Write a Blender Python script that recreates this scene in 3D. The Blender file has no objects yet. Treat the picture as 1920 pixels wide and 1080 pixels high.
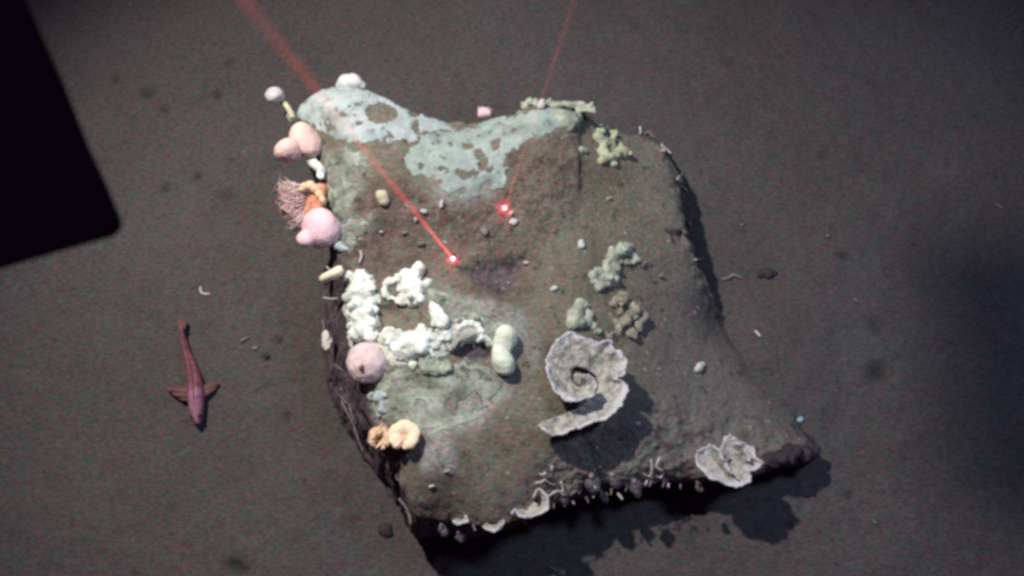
import bpy, math, random
import numpy as np
from mathutils import Vector
from mathutils.bvhtree import BVHTree

sc = bpy.context.scene
random.seed(7)
R = math.radians

# ---------------------------------------------------------------- camera
TILT = R(25.0)
F = 2059.0                      # focal length in photo pixels
LOOK = np.array([0.0, math.sin(TILT), -math.cos(TILT)])
UPV = np.array([0.0, math.cos(TILT), math.sin(TILT)])
CAM = np.array([0.0, 0.0, 0.12]) - LOOK * 1.55
cd = bpy.data.cameras.new("camera")
cam = bpy.data.objects.new("camera", cd)
sc.collection.objects.link(cam)
cam.location = CAM
cam.rotation_euler = (TILT, 0, 0)
cd.sensor_width = 36.0
cd.lens = 36.0 * F / 1920.0
cd.clip_start = 0.02
cd.clip_end = 200.0
cd.dof.use_dof = True
cd.dof.focus_distance = 1.50
cd.dof.aperture_fstop = 16.0
sc.camera = cam
sc.render.resolution_x = 1024
sc.render.resolution_y = 576

# ---------------------------------------------------------------- light
w = bpy.data.worlds.new("World")
sc.world = w
w.use_nodes = True
bg = w.node_tree.nodes["Background"]
bg.inputs[0].default_value = (0.42, 0.20, 0.55, 1)
bg.inputs[1].default_value = 0.085


def spot(name, loc, target, power, color, size_deg, blend, radius):
    l = bpy.data.lights.new(name, 'SPOT')
    l.energy = power
    l.color = color
    l.spot_size = R(size_deg)
    l.spot_blend = blend
    l.shadow_soft_size = radius
    o = bpy.data.objects.new(name, l)
    sc.collection.objects.link(o)
    o.location = loc
    d = Vector(target) - Vector(loc)
    o.rotation_euler = d.to_track_quat('-Z', 'Y').to_euler()
    return o


# the survey vehicle's floodlight and an added bluish fill lamp, both outside the frame
spot("vehicle_floodlight", (-0.78, 0.58, 1.85), (-0.08, 0.02, 0.0), 215.0, (1.0, 0.945, 0.845), 60, 1.0, 0.034)
spot("added_fill_light", (1.00, 0.10, 1.95), (0.22, 0.06, 0.0), 58.0, (0.52, 0.70, 1.0), 84, 1.0, 0.16)

sc.view_settings.view_transform = 'Standard'
sc.view_settings.look = 'None'
sc.view_settings.exposure = 0.22
sc.view_settings.gamma = 1.0
sc.render.engine = 'CYCLES'
sc.cycles.filter_width = 3.4
sc.cycles.use_denoising = False
sc.cycles.max_bounces = 5
sc.cycles.sample_clamp_indirect = 1.5
sc.cycles.volume_bounces = 0


# ---------------------------------------------------------------- helpers
def ray(px, py):
    d = LOOK * F + np.array([px - 960.0, 0, 0]) + UPV * (540.0 - py)
    return d / np.linalg.norm(d)


def at(px, py, z):
    d = ray(px, py)
    return CAM + d * ((z - CAM[2]) / d[2])


def at_arr(P):
    """rows px, py, z -> world"""
    return np.array([at(*r) for r in P])


def proj(X):
    v = X - CAM
    dep = v @ LOOK
    return 960 + F * v[..., 0] / dep, 540 - F * (v @ UPV) / dep


_rng = np.random.RandomState(11)
_perm = _rng.permutation(256)
_perm = np.concatenate([_perm, _perm, _perm])
_grad = _rng.normal(size=(256, 3))
_grad /= np.linalg.norm(_grad, axis=1)[:, None]


def perlin(P):
    i = np.floor(P).astype(int)
    f = P - i
    u = f * f * f * (f * (f * 6 - 15) + 10)
    i &= 255
    out = 0
    for dx in (0, 1):
        for dy in (0, 1):
            for dz in (0, 1):
                h = _perm[_perm[_perm[i[:, 0] + dx] + i[:, 1] + dy] + (i[:, 2] + dz)] & 255
                g = _grad[h]
                dot = g[:, 0] * (f[:, 0] - dx) + g[:, 1] * (f[:, 1] - dy) + g[:, 2] * (f[:, 2] - dz)
                wx = u[:, 0] if dx else 1 - u[:, 0]
                wy = u[:, 1] if dy else 1 - u[:, 1]
                wz = u[:, 2] if dz else 1 - u[:, 2]
                out = out + dot * wx * wy * wz
    return out * 1.6


def fbm(P, freq, octs=4, gain=0.5, off=0.0):
    P = np.asarray(P, float)
    t = 0
    a = 1.0
    for k in range(octs):
        t = t + a * perlin(P * freq * (2.03 ** k) + off + 17.3 * k + 500)
        a *= gain
    return t


def sstep(a, b, x):
    t = np.clip((x - a) / (b - a), 0, 1)
    return t * t * (3 - 2 * t)


def poly_sdf(x, y, poly):
    """signed distance to a polygon, positive inside (arrays)"""
    poly = np.asarray(poly, float)
    d = np.full(x.shape, 1e9)
    inside = np.zeros(x.shape, bool)
    n = len(poly)
    for k in range(n):
        ax, ay = poly[k]
        bx, by = poly[(k + 1) % n]
        ex, ey = bx - ax, by - ay
        t = np.clip(((x - ax) * ex + (y - ay) * ey) / (ex * ex + ey * ey), 0, 1)
        d = np.minimum(d, np.hypot(x - ax - t * ex, y - ay - t * ey))
        c = ((ay > y) != (by > y)) & (x < (bx - ax) * (y - ay) / (by - ay + 1e-12) + ax)
        inside ^= c
    return np.where(inside, d, -d)


def link(o, parent=None):
    sc.collection.objects.link(o)
    if parent is not None:
        o.parent = parent
    return o


def mesh_obj(name, V, Fc, mat, parent=None, smooth=True, attrs=None):
    """V (n,3) world coordinates; when parented, the parent sits at rest so offsets are subtracted"""
    V = np.asarray(V, float)
    if parent is not None:
        V = V - np.array(parent.matrix_basis.translation)
        if parent.parent is not None:
            V = V - np.array(parent.parent.matrix_basis.translation)
    me = bpy.data.meshes.new(name)
    if isinstance(Fc, np.ndarray):
        n = len(Fc)
        k = Fc.shape[1]
        me.vertices.add(len(V))
        me.vertices.foreach_set("co", V.astype(np.float32).ravel())
        me.loops.add(n * k)
        me.loops.foreach_set("vertex_index", Fc.astype(np.int32).ravel())
        me.polygons.add(n)
        me.polygons.foreach_set("loop_start", (np.arange(n) * k).astype(np.int32))
        me.polygons.foreach_set("loop_total", np.full(n, k, np.int32))
        me.update(calc_edges=True)
    else:
        me.from_pydata([tuple(v) for v in V], [], Fc)
        me.update()
    if smooth:
        me.polygons.foreach_set("use_smooth", np.ones(len(me.polygons), bool))
    if attrs:
        for k, a in attrs.items():
            at_ = me.attributes.new(k, 'FLOAT', 'POINT')
            at_.data.foreach_set("value", np.asarray(a, np.float32))
    me.materials.append(mat)
    me.validate()
    o = bpy.data.objects.new(name, me)
    return link(o, parent)


def tag(o, label, cat, group=None):
    o["label"] = label
    o["category"] = cat
    if group:
        o["group"] = group
    return o


def thing(name, label, cat, loc, group=None):
    o = bpy.data.objects.new(name, None)
    o.empty_display_size = 0.02
    o.location = [float(c) for c in loc]
    link(o)
    return tag(o, label, cat, group)


def recentre(o):
    """move the origin of a top-level mesh to its base"""
    me = o.data
    n = len(me.vertices)
    a = np.empty(n * 3, np.float32)
    me.vertices.foreach_get("co", a)
    a = a.reshape(-1, 3)
    c = a.mean(0)
    c[2] = a[:, 2].min()
    me.vertices.foreach_set("co", (a - c).ravel())
    me.update()
    o.location = Vector(c.tolist())
    return o


# ---------------------------------------------------------------- materials
def mat_base(name, rough=0.85, spec=0.25):
    m = bpy.data.materials.new(name)
    m.use_nodes = True
    nt = m.node_tree
    b = nt.nodes["Principled BSDF"]
    b.inputs["Roughness"].default_value = rough
    b.inputs["Specular IOR Level"].default_value = spec
    return m, nt, b


def noise_node(nt, scale, detail=4, rough=0.6, stretch=None):
    tc = nt.nodes.new("ShaderNodeTexCoord")
    n = nt.nodes.new("ShaderNodeTexNoise")
    n.inputs["Scale"].default_value = scale
    n.inputs["Detail"].default_value = detail
    n.inputs["Roughness"].default_value = rough
    if stretch:
        mp = nt.nodes.new("ShaderNodeMapping")
        mp.inputs["Scale"].default_value = stretch
        nt.links.new(tc.outputs["Object"], mp.inputs[0])
        nt.links.new(mp.outputs[0], n.inputs["Vector"])
    else:
        nt.links.new(tc.outputs["Object"], n.inputs["Vector"])
    return n


def ramp(nt, src, stops):
    r = nt.nodes.new("ShaderNodeValToRGB")
    e = r.color_ramp.elements
    while len(e) < len(stops):
        e.new(0.5)
    for k, (p, c) in enumerate(stops):
        e[k].position = p
        e[k].color = (*c, 1) if len(c) == 3 else c
    nt.links.new(src, r.inputs[0])
    return r.outputs[0]


def mix(nt, fac, a, b, mode='MIX'):
    m = nt.nodes.new("ShaderNodeMix")
    m.data_type = 'RGBA'
    m.blend_type = mode
    for s, v in ((0, fac), (6, a), (7, b)):
        if isinstance(v, (int, float)):
            m.inputs[s].default_value = v
        elif isinstance(v, tuple):
            m.inputs[s].default_value = (*v, 1)
        else:
            nt.links.new(v, m.inputs[s])
    return m.outputs[2]


def attr(nt, name):
    a = nt.nodes.new("ShaderNodeAttribute")
    a.attribute_name = name
    return a.outputs["Fac"]


def bump(nt, b, src, strength, dist):
    bp = nt.nodes.new("ShaderNodeBump")
    bp.inputs["Strength"].default_value = strength
    bp.inputs["Distance"].default_value = dist
    nt.links.new(src, bp.inputs["Height"])
    nt.links.new(bp.outputs[0], b.inputs["Normal"])


def grain(nt, col, amount=0.5):
    """fine coloured sediment grain"""
    n = noise_node(nt, 260, 2, 0.7, (0.55, 1.5, 1.0))
    g = ramp(nt, n.outputs["Fac"], [(0.25, (0.45, 0.45, 0.45)), (0.75, (1.5, 1.5, 1.5))])
    c = mix(nt, amount, col, mix(nt, 1.0, col, g, 'MULTIPLY'))
    n2 = noise_node(nt, 210, 2, 0.6, (0.5, 1.6, 1.0))
    s = nt.nodes.new("ShaderNodeSeparateColor")
    nt.links.new(n2.outputs["Color"], s.inputs[0])
    t = ramp(nt, s.outputs[0], [(0.35, (0.62, 1.18, 1.05)), (0.5, (1, 1, 1)), (0.65, (1.35, 0.82, 1.05))])
    return mix(nt, amount, c, mix(nt, 1.0, c, t, 'MULTIPLY'))


def make_seabed_mat():
    m, nt, b = mat_base("sediment", 0.95, 0.1)
    n = noise_node(nt, 3.0, 6, 0.6)
    c = ramp(nt, n.outputs["Fac"], [(0.3, (0.053, 0.045, 0.044)), (0.55, (0.063, 0.055, 0.055)), (0.8, (0.061, 0.060, 0.062))])
    n2 = noise_node(nt, 34, 5, 0.65)
    d = ramp(nt, n2.outputs["Fac"], [(0.26, (0.62, 0.60, 0.60)), (0.36, (1, 1, 1)), (0.7, (1.08, 1.06, 1.06))])
    c = mix(nt, 1.0, c, d, 'MULTIPLY')
    c = mix(nt, attr(nt, 'burrow'), c, (0.028, 0.024, 0.022))
    nf = noise_node(nt, 120, 2, 0.5)
    c = mix(nt, ramp(nt, nf.outputs['Fac'], [(0.76, (0, 0, 0)), (0.80, (0.5, 0.5, 0.5))]), c, (0.26, 0.24, 0.25))
    c = grain(nt, c, 0.95)
    nt.links.new(c, b.inputs["Base Color"])
    n3 = noise_node(nt, 160, 5, 0.7)
    bump(nt, b, n3.outputs["Fac"], 0.5, 0.003)
    return m


def make_rock_mat():
    m, nt, b = mat_base("boulder_rock", 0.92, 0.15)
    n = noise_node(nt, 9.0, 6, 0.65)
    dust = ramp(nt, n.outputs["Fac"], [(0.3, (0.112, 0.096, 0.070)), (0.5, (0.147, 0.130, 0.100)), (0.75, (0.176, 0.160, 0.131))])
    n2 = noise_node(nt, 30, 6, 0.7)
    rust = ramp(nt, n2.outputs["Fac"], [(0.3, (0.050, 0.032, 0.031)), (0.5, (0.101, 0.070, 0.061)), (0.62, (0.135, 0.108, 0.093)), (0.75, (0.270, 0.234, 0.223))])
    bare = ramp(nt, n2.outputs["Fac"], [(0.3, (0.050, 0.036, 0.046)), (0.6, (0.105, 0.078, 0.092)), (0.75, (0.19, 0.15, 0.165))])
    film = ramp(nt, n2.outputs["Fac"], [(0.30, (0.18, 0.17, 0.155)), (0.6, (0.34, 0.34, 0.32))])
    c = mix(nt, attr(nt, "rust"), dust, rust)
    c = mix(nt, attr(nt, "film"), c, film)
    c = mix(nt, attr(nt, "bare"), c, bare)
    mn = noise_node(nt, 3.0, 6, 0.6)
    mud = ramp(nt, mn.outputs["Fac"], [(0.3, (0.096, 0.081, 0.078)), (0.55, (0.116, 0.105, 0.096)), (0.8, (0.112, 0.111, 0.106))])
    c = mix(nt, attr(nt, "mud"), c, mud)
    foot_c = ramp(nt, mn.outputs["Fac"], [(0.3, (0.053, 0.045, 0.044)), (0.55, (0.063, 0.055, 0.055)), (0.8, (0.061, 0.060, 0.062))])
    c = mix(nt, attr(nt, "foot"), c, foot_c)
    # scattered dark pits
    n4 = noise_node(nt, 62, 3, 0.6)
    sp = ramp(nt, n4.outputs["Fac"], [(0.30, (0.45, 0.4, 0.4)), (0.40, (1, 1, 1))])
    c = mix(nt, 1.0, c, sp, 'MULTIPLY')
    nf = noise_node(nt, 95, 2, 0.5)
    c = mix(nt, ramp(nt, nf.outputs['Fac'], [(0.70, (0, 0, 0)), (0.745, (0.8, 0.8, 0.8))]), c, (0.36, 0.33, 0.33))
    c = grain(nt, c, 0.85)
    nt.links.new(c, b.inputs["Base Color"])
    n3 = noise_node(nt, 110, 6, 0.7)
    bump(nt, b, n3.outputs["Fac"], 0.6, 0.004)
    return m


def make_org(name, dark, light, scale=60, bscale=220, bstr=0.5, rough=0.8, sss=0.0, edge=None, gr=0.3, lo=0.3, hi=0.65):
    m, nt, b = mat_base(name, rough, 0.25)
    n = noise_node(nt, scale, 5, 0.65)
    c = ramp(nt, n.outputs["Fac"], [(lo, dark), (hi, light)])
    if edge:
        c = mix(nt, attr(nt, "edge"), c, edge)
    if gr:
        c = grain(nt, c, gr)
    nt.links.new(c, b.inputs["Base Color"])
    if sss:
        b.inputs["Subsurface Weight"].default_value = sss
        b.inputs["Subsurface Radius"].default_value = (0.006, 0.003, 0.002)
        b.inputs["Subsurface Scale"].default_value = 1.0
    n3 = noise_node(nt, bscale, 4, 0.6)
    bump(nt, b, n3.outputs["Fac"], bstr, 0.003)
    if name.startswith("crust"):
        n5 = noise_node(nt, 85, 3, 0.6)
        n6 = noise_node(nt, 22, 4, 0.6)
        k1 = ramp(nt, n5.outputs["Fac"], [(0.30, (0.40, 0.36, 0.33)), (0.41, (1, 1, 1))])
        k2 = ramp(nt, n6.outputs["Fac"], [(0.32, (0.62, 0.58, 0.55)), (0.50, (1, 1, 1))])
        c2 = mix(nt, 1.0, mix(nt, 1.0, c, k1, 'MULTIPLY'), k2, 'MULTIPLY')
        nt.links.new(c2, b.inputs["Base Color"])
    return m


M = {}
M["sediment"] = make_seabed_mat()
M["rock"] = make_rock_mat()
M["crust_white"] = make_org("crust_white", (0.284, 0.326, 0.326), (0.388, 0.446, 0.452), 45, 160, 0.5)
M["crust_green"] = make_org("crust_green", (0.216, 0.260, 0.242), (0.313, 0.372, 0.344), 45, 160, 0.5)
M["crust_rough"] = make_org("crust_rough", (0.13, 0.14, 0.11), (0.37, 0.41, 0.35), 38, 150, 0.8, lo=0.36, hi=0.66)
M["crust_bright"] = make_org("crust_bright", (0.36, 0.38, 0.34), (0.66, 0.69, 0.63), 40, 120, 0.7)
M["white"] = make_org("sponge_white", (0.36, 0.37, 0.32), (0.88, 0.91, 0.87), 38, 120, 0.5)
M["cream"] = make_org("sponge_cream", (0.66, 0.62, 0.44), (0.84, 0.82, 0.66), 50, 140, 0.4)
M["ivory"] = make_org("sponge_ivory", (0.48, 0.51, 0.41), (0.70, 0.74, 0.62), 40, 140, 0.4)
M["green"] = make_org("sponge_green", (0.14, 0.155, 0.115), (0.40, 0.43, 0.35), 55, 150, 0.7)
M["olive"] = make_org("sponge_olive", (0.15, 0.15, 0.085), (0.42, 0.45, 0.31), 55, 150, 0.7)
M["brownish"] = make_org("sponge_brownish", (0.09, 0.078, 0.055), (0.32, 0.30, 0.24), 60, 150, 0.8)
M["yellow"] = make_org("sponge_yellow", (0.32, 0.28, 0.18), (0.55, 0.52, 0.37), 60, 150, 0.5)
M["pink"] = make_org("anemone_pink", (0.62, 0.4, 0.37), (0.76, 0.53, 0.49), 40, 260, 0.25, 0.6, 0.12, gr=0.15)
M["mauve"] = make_org("anemone_mauve", (0.6, 0.39, 0.44), (0.74, 0.53, 0.57), 40, 260, 0.3, 0.6, 0.12, gr=0.15)
M["pale"] = make_org("anemone_pale", (0.5, 0.38, 0.39), (0.7, 0.56, 0.57), 45, 260, 0.3, 0.6, 0.1, gr=0.2)
M["peach"] = make_org("anemone_peach", (0.70, 0.52, 0.36), (0.84, 0.67, 0.50), 45, 260, 0.3, 0.6, 0.1, gr=0.2)
M["orange"] = make_org("anemone_orange", (0.289, 0.101, 0.039), (0.629, 0.296, 0.198), 60, 200, 0.5, 0.7)
M["tentacle"] = make_org("tentacle_rose", (0.50, 0.34, 0.34), (0.70, 0.52, 0.54), 60, 200, 0.2, 0.6)
M["veil"] = make_org("anemone_veil", (0.30, 0.15, 0.13), (0.50, 0.30, 0.27), 60, 200, 0.6, 0.6, 0.1)
M["amber"] = make_org("amber_frill", (0.48, 0.29, 0.17), (0.80, 0.58, 0.40), 70, 200, 0.5, 0.7)
M["mouth"] = make_org("mouth_olive", (0.05, 0.045, 0.02), (0.12, 0.10, 0.05), 90, 200, 0.3)
M["fan"] = make_org("fan_sponge", (0.135, 0.124, 0.103), (0.419, 0.407, 0.373), 95, 240, 1.0, 0.85, edge=(0.50, 0.485, 0.51), lo=0.35, hi=0.62)
M["tube"] = make_org("worm_tube", (0.36, 0.34, 0.33), (0.56, 0.54, 0.52), 80, 200, 0.3)
M["tube_dim"] = make_org("worm_tube_dull", (0.11, 0.095, 0.10), (0.22, 0.195, 0.20), 80, 200, 0.3)
M["glassy"] = make_org("glassy_bluish", (0.035, 0.031, 0.038), (0.110, 0.100, 0.112), 60, 160, 0.5, 0.4)
M["shell"] = make_org("shell_chalk", (0.34, 0.32, 0.33), (0.55, 0.52, 0.53), 90, 200, 0.4)
M["shell_blue"] = make_org("shell_bluish", (0.16, 0.26, 0.33), (0.26, 0.38, 0.45), 90, 200, 0.4)
M["stone"] = make_org("dark_stone", (0.018, 0.013, 0.02), (0.05, 0.038, 0.052), 60, 160, 0.8)
M["fish"] = make_org("fish_skin", (0.083, 0.024, 0.037), (0.187, 0.059, 0.083), 90, 220, 0.4, 0.7, edge=(0.297, 0.142, 0.218), lo=0.38, hi=0.6)
M["fin"] = make_org("fish_fin", (0.070, 0.030, 0.032), (0.125, 0.052, 0.056), 120, 260, 0.4, 0.6)
M["eye"] = make_org("fish_eye", (0.012, 0.01, 0.012), (0.03, 0.02, 0.03), 90, 200, 0.1, 0.2, gr=0)
M["panel"] = make_org("dark_shade_panel", (0.040, 0.026, 0.046), (0.060, 0.038, 0.066), 60, 200, 0.2, 0.8, gr=0)  # near-black for the added shadow panel and the unseen shading plate

# ---------------------------------------------------------------- seabed
def seabed():
    def axis(a, b, fine, far):
        m = np.arange(a, b + fine / 2, fine)
        g, s, L, Rr = fine, 1.22, [], []
        x = a
        st = fine
        while x > -far:
            st *= s
            x -= st
            L.append(x)
        x = b
        st = fine
        while x < far:
            st *= s
            x += st
            Rr.append(x)
        return np.array(L[::-1] + list(m) + Rr)
    xs = axis(-1.0, 1.0, 0.0045, 40)
    ys = axis(-0.75, 0.95, 0.0045, 40)
    X, Y = np.meshgrid(xs, ys)
    P = np.stack([X.ravel(), Y.ravel(), np.zeros(X.size)], 1)
    near = sstep(3.0, 1.2, np.hypot(P[:, 0], P[:, 1]))
    z = 0.010 * fbm(P, 3.2, 3) + 0.0022 * fbm(P, 26, 4, 0.6, 40) * near
    # small burrow pits and casts
    n = fbm(P, 30, 2, 0.5, 90)
    clus = sstep(0.05, 0.5, fbm(P, 3.5, 2, 0.5, 130))
    z = z - 0.006 * sstep(0.62, 0.95, n) * clus * near
    px, py = proj(P)
    dark = 0.5 * sstep(0.62, 0.95, n) * clus * near
    for (cx, cy, r, d) in [(275, 175, 14, .008), (405, 172, 9, .008), (215, 148, 8, .006), (310, 205, 9, .006), (370, 330, 9, .008), (308, 352, 10, .006), (425, 368, 14, .005),
                           (1648, 700, 22, .008), (1650, 610, 18, .005), (1592, 928, 10, .006), (440, 1060, 16, .010), (455, 1070, 10, .008), (500, 672, 8, .010), (522, 640, 8, .008), (540, 783, 10, .006), (1368, 120, 9, .006), (1545, 290, 10, .005), (1300, 1010, 20, .004), (1480, 985, 9, .006), (1190, 1000, 14, .005)]:
        gk = np.exp(-(((px - cx) / r) ** 2 + ((py - cy) / (r * .8)) ** 2) * 1.2) * near
        z = z - d * gk
        dark = np.maximum(dark, np.clip(gk * d * 110, 0, .8))
    # sediment drifted up against the right-hand foot of the boulder
    for (cx, cy, rx, ry, h) in [(1470, 700, 130, 150, .016), (1410, 640, 70, 80, .014), (560, 620, 60, 260, .006), (620, 900, 60, 120, .008)]:
        z = z + h * np.exp(-(((px - cx) / rx) ** 2 + ((py - cy) / ry) ** 2)) * near
    P[:, 2] = z
    ny, nx = X.shape
    idx = np.arange(ny * nx).reshape(ny, nx)
    Fc = np.stack([idx[:-1, :-1].ravel(), idx[:-1, 1:].ravel(), idx[1:, 1:].ravel(), idx[1:, :-1].ravel()], 1)
    o = mesh_obj("seabed", P, Fc, M["sediment"], attrs={"burrow": dark})
    o["kind"] = "structure"
    return P, Fc


SP, SF = seabed()

# ---------------------------------------------------------------- boulder
# rim: px, py, height, how far the foot stands outside (+) or inside (-) the rim
RIM = [(552, 218, .195, .01), (562, 192, .205, .01), (600, 167, .215, 0), (655, 156, .22, 0), (705, 172, .215, 0), (750, 196, .205, 0), (800, 213, .195, 0),
       (850, 222, .185, 0), (905, 222, .18, 0), (955, 212, .18, 0), (1000, 196, .18, 0), (1060, 196, .17, 0), (1108, 208, .155, 0), (1128, 238, .13, .01),
       (1198, 248, .105, .01), (1243, 274, .095, .005), (1272, 330, .088, .0), (1282, 380, .100, -.012), (1290, 430, .104, -.02), (1306, 480, .092, -.018), (1330, 545, .055, -.004),
       (1350, 590, .026, .05), (1400, 655, .016, .12), (1462, 735, .012, .12), (1505, 790, .014, .10), (1532, 842, .036, .008), (1520, 858, .052, -.01), (1470, 868, .066, -.02),
       (1430, 885, .080, -.02), (1380, 897, .092, -.02), (1320, 893, .105, -.03), (1250, 890, .118, -.03), (1190, 893, .125, -.03), (1130, 905, .132, -.03), (1075, 925, .138, -.03),
       (1030, 945, .142, -.025), (985, 962, .145, -.02), (930, 972, .148, -.02), (860, 976, .150, -.01), (795, 974, .148, 0), (768, 950, .146, .012), (748, 905, .146, .022),
       (732, 850, .150, .018), (700, 790, .156, .027), (678, 735, .162, .042), (662, 680, .166, .056), (654, 610, .172, .066), (648, 545, .178, .066), (630, 480, .184, .050), (622, 420, .188, .035),
       (612, 360, .19, .012), (596, 300, .192, .008), (572, 250, .194, .008)]
INNER = [(850, 300, .215), (700, 250, .232), (640, 200, .228), (780, 240, .215), (1000, 260, .190), (1070, 300, .175), (1110, 300, .160), (1095, 400, .160), (1020, 400, .175), (930, 400, .185), (849, 485, .180),
         (990, 470, .172), (1000, 560, .172), (900, 580, .184), (820, 550, .196), (740, 590, .176), (760, 650, .192), (880, 640, .186), (1000, 700, .172), (1100, 500, .155), (1200, 350, .115), (1200, 450, .118),
         (1200, 600, .104), (1100, 620, .150), (1080, 720, .155), (1250, 700, .078), (1180, 800, .116), (1000, 830, .152), (900, 850, .155), (800, 880, .162), (740, 780, .168), (1280, 620, .066), (1330, 625, .040), (1300, 800, .070), (1400, 780, .038), (1335, 680, .043), (1440, 800, .028), (1400, 720, .026),
         (750, 450, .192), (700, 350, .205), (680, 600, .182), (700, 700, .176), (850, 760, .174), (1250, 500, .098), (1060, 870, .128), (900, 940, .134)]
BC = at(930, 560, .17)[:2]

RIM = [(x, y, h * (0.78 if (y > 880 and 960 < x < 1500) else (0.84 if y > 960 and x < 960 else 1)), f) for x, y, h, f in RIM]
Wr = at_arr([r[:3] for r in RIM])
Wi = at_arr(INNER)
ctrl = np.vstack([Wr[:, :2], Wi[:, :2]])
cz = np.concatenate([Wr[:, 2], Wi[:, 2]])


def rbf_fit(c, z, smooth=2e-4):
    d = np.linalg.norm(c[:, None] - c[None], axis=2)
    K = np.sqrt(d * d + 0.03 ** 2) * -1
    n = len(c)
    A = np.zeros((n + 3, n + 3))
    A[:n, :n] = K + np.eye(n) * smooth * n * 0.2
    Pm = np.hstack([np.ones((n, 1)), c])
    A[:n, n:] = Pm
    A[n:, :n] = Pm.T
    return np.linalg.solve(A, np.concatenate([z, np.zeros(3)]))


RW = rbf_fit(ctrl, cz)


def height(xy):
    out = np.empty(len(xy))
    for s in range(0, len(xy), 20000):
        q = xy[s:s + 20000]
        d = np.linalg.norm(q[:, None] - ctrl[None], axis=2)
        out[s:s + 20000] = -np.sqrt(d * d + 0.03 ** 2) @ RW[:-3] + RW[-3] + q @ RW[-2:]
    return out


# polar description of the rim
NT, NR, NS = 1000, 300, 60
th = np.linspace(0, 2 * np.pi, NT, endpoint=False)
rel = Wr[:, :2] - BC
ang = np.unwrap(np.arctan2(rel[:, 1], rel[:, 0]))
if ang[-1] < ang[0]:
    ang = ang[::-1]; rel = rel[::-1]; foot = np.array([r[3] for r in RIM])[::-1]
else:
    foot = np.array([r[3] for r in RIM])
seg = np.vstack([rel, rel[:1]])
rad = np.zeros(NT)
ft = np.zeros(NT)
fseg = np.append(foot, foot[0])
for k, t in enumerate(th):
    dx, dy = math.cos(t), math.sin(t)
    best = 0
    for j in range(len(rel)):
        a, b = seg[j], seg[j + 1]
        e = b - a
        den = dx * e[1] - dy * e[0]
        if abs(den) < 1e-12:
            continue
        u = (a[0] * e[1] - a[1] * e[0]) / den
        v = (a[0] * dy - a[1] * dx) / den
        if u > 0 and -1e-6 <= v <= 1 + 1e-6 and u > best:
            best = u
            ft[k] = fseg[j] * (1 - v) + fseg[j + 1] * v
    rad[k] = best


def smooth1(a, n):
    k = np.hanning(n + 2)[1:-1]
    k /= k.sum()
    return np.convolve(np.concatenate([a[-n:], a, a[:n]]), k, 'same')[n:-n]


ft = smooth1(ft, 15)
cth = np.stack([np.cos(th), np.sin(th), np.zeros(NT)], 1)
rad = smooth1(rad, 5) + 0.0030 * fbm(cth * 0.4, 22, 4, 0.65, 7)

front = sstep(-.15, -.8, np.sin(th)) 
rad = rad + front * (0.0065 * fbm(cth * 0.5, 9, 4, 0.6, 77))
fr = (np.arange(1, NR + 1) / NR) ** 0.75
xy = BC + (cth[None, :, :2] * (rad[None, :, None] * fr[:, None, None]))
top = xy.reshape(-1, 2)
top = np.vstack([BC[None], top])
ztop = height(top)
T3 = np.stack([top[:, 0], top[:, 1], ztop], 1)
px, py = proj(T3)
edge_in = np.concatenate([[1.0], np.repeat(1 - fr, NT)]) * np.concatenate([[0.3], np.tile(rad, NR)])   # metres inside the rim

# sharp relief: pits, ledges, facets
def dent(poly, depth, soft=7):
    return -depth * sstep(-soft * 0.3, soft, poly_sdf(px + 4 * fbm(T3, 40, 2), py, poly))


P_PIT = [(858, 505), (905, 478), (960, 474), (992, 468), (978, 515), (962, 548), (940, 562), (900, 540)]
P_HOLE = [(845, 664), (868, 642), (890, 632), (912, 640), (928, 660), (918, 676), (880, 680)]
ztop += dent(P_PIT, .015, 22)
ztop += dent(P_HOLE, .016, 13)
ztop += dent([(706, 570), (790, 566), (795, 600), (780, 622), (715, 622)], .006, 10)
ztop += dent([(1250, 432), (1285, 425), (1290, 455), (1262, 458)], .010, 9)
ztop += dent([(560, 500), (640, 560), (650, 640), (640, 660), (560, 660)], .004, 6)
# facet edge running down from the upper right corner
ztop += 0.006 * sstep(1092, 1082, px) * sstep(395, 330, py) * sstep(900, 1040, px)
ztop += 0.004 * sstep(395, 402, py) * sstep(660, 700, px) * sstep(900, 860, px) * sstep(470, 420, py)
ztop += 0.007 * sstep(555, 565 , py + (px - 820) * -0.42) * sstep(1010, 960, px) * sstep(790, 830, px) * sstep(700, 620, py)
# diagonal trough leading away from the pit
ztop -= 0.006 * np.exp(-((px - 960 - (py - 560) * 0.9) / 26.) ** 2) * sstep(550, 590, py) * sstep(760, 640, py)
# roughness
rusty_p = [(650, 400), (700, 350), (760, 340), (800, 380), (900, 395), (950, 330), (965, 265), (1085, 258), (1088, 350), (1060, 420), (1000, 450), (990, 540), (940, 575), (880, 540), (800, 500), (700, 510), (640, 480)]
rusty = sstep(-22, 16, poly_sdf(px, py, rusty_p))
low = sstep(-40, 20, poly_sdf(px, py, [(1030, 870), (1140, 770), (1300, 780), (1500, 820), (1540, 900), (1000, 1000)]))
rough = 0.35 + 0.9 * rusty + 1.0 * low
rough = rough + 1.2 * sstep(.03, 0, edge_in)
ztop += rough * (0.0032 * fbm(T3, 30, 5, 0.6, 3)) + 0.006 * fbm(T3, 9, 2, 0.5, 60)
ztop += low * 0.004 * fbm(T3, 55, 3, .6, 21)
# rounded shoulder
ztop -= 0.010 * np.exp(-edge_in / 0.010)

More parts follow.
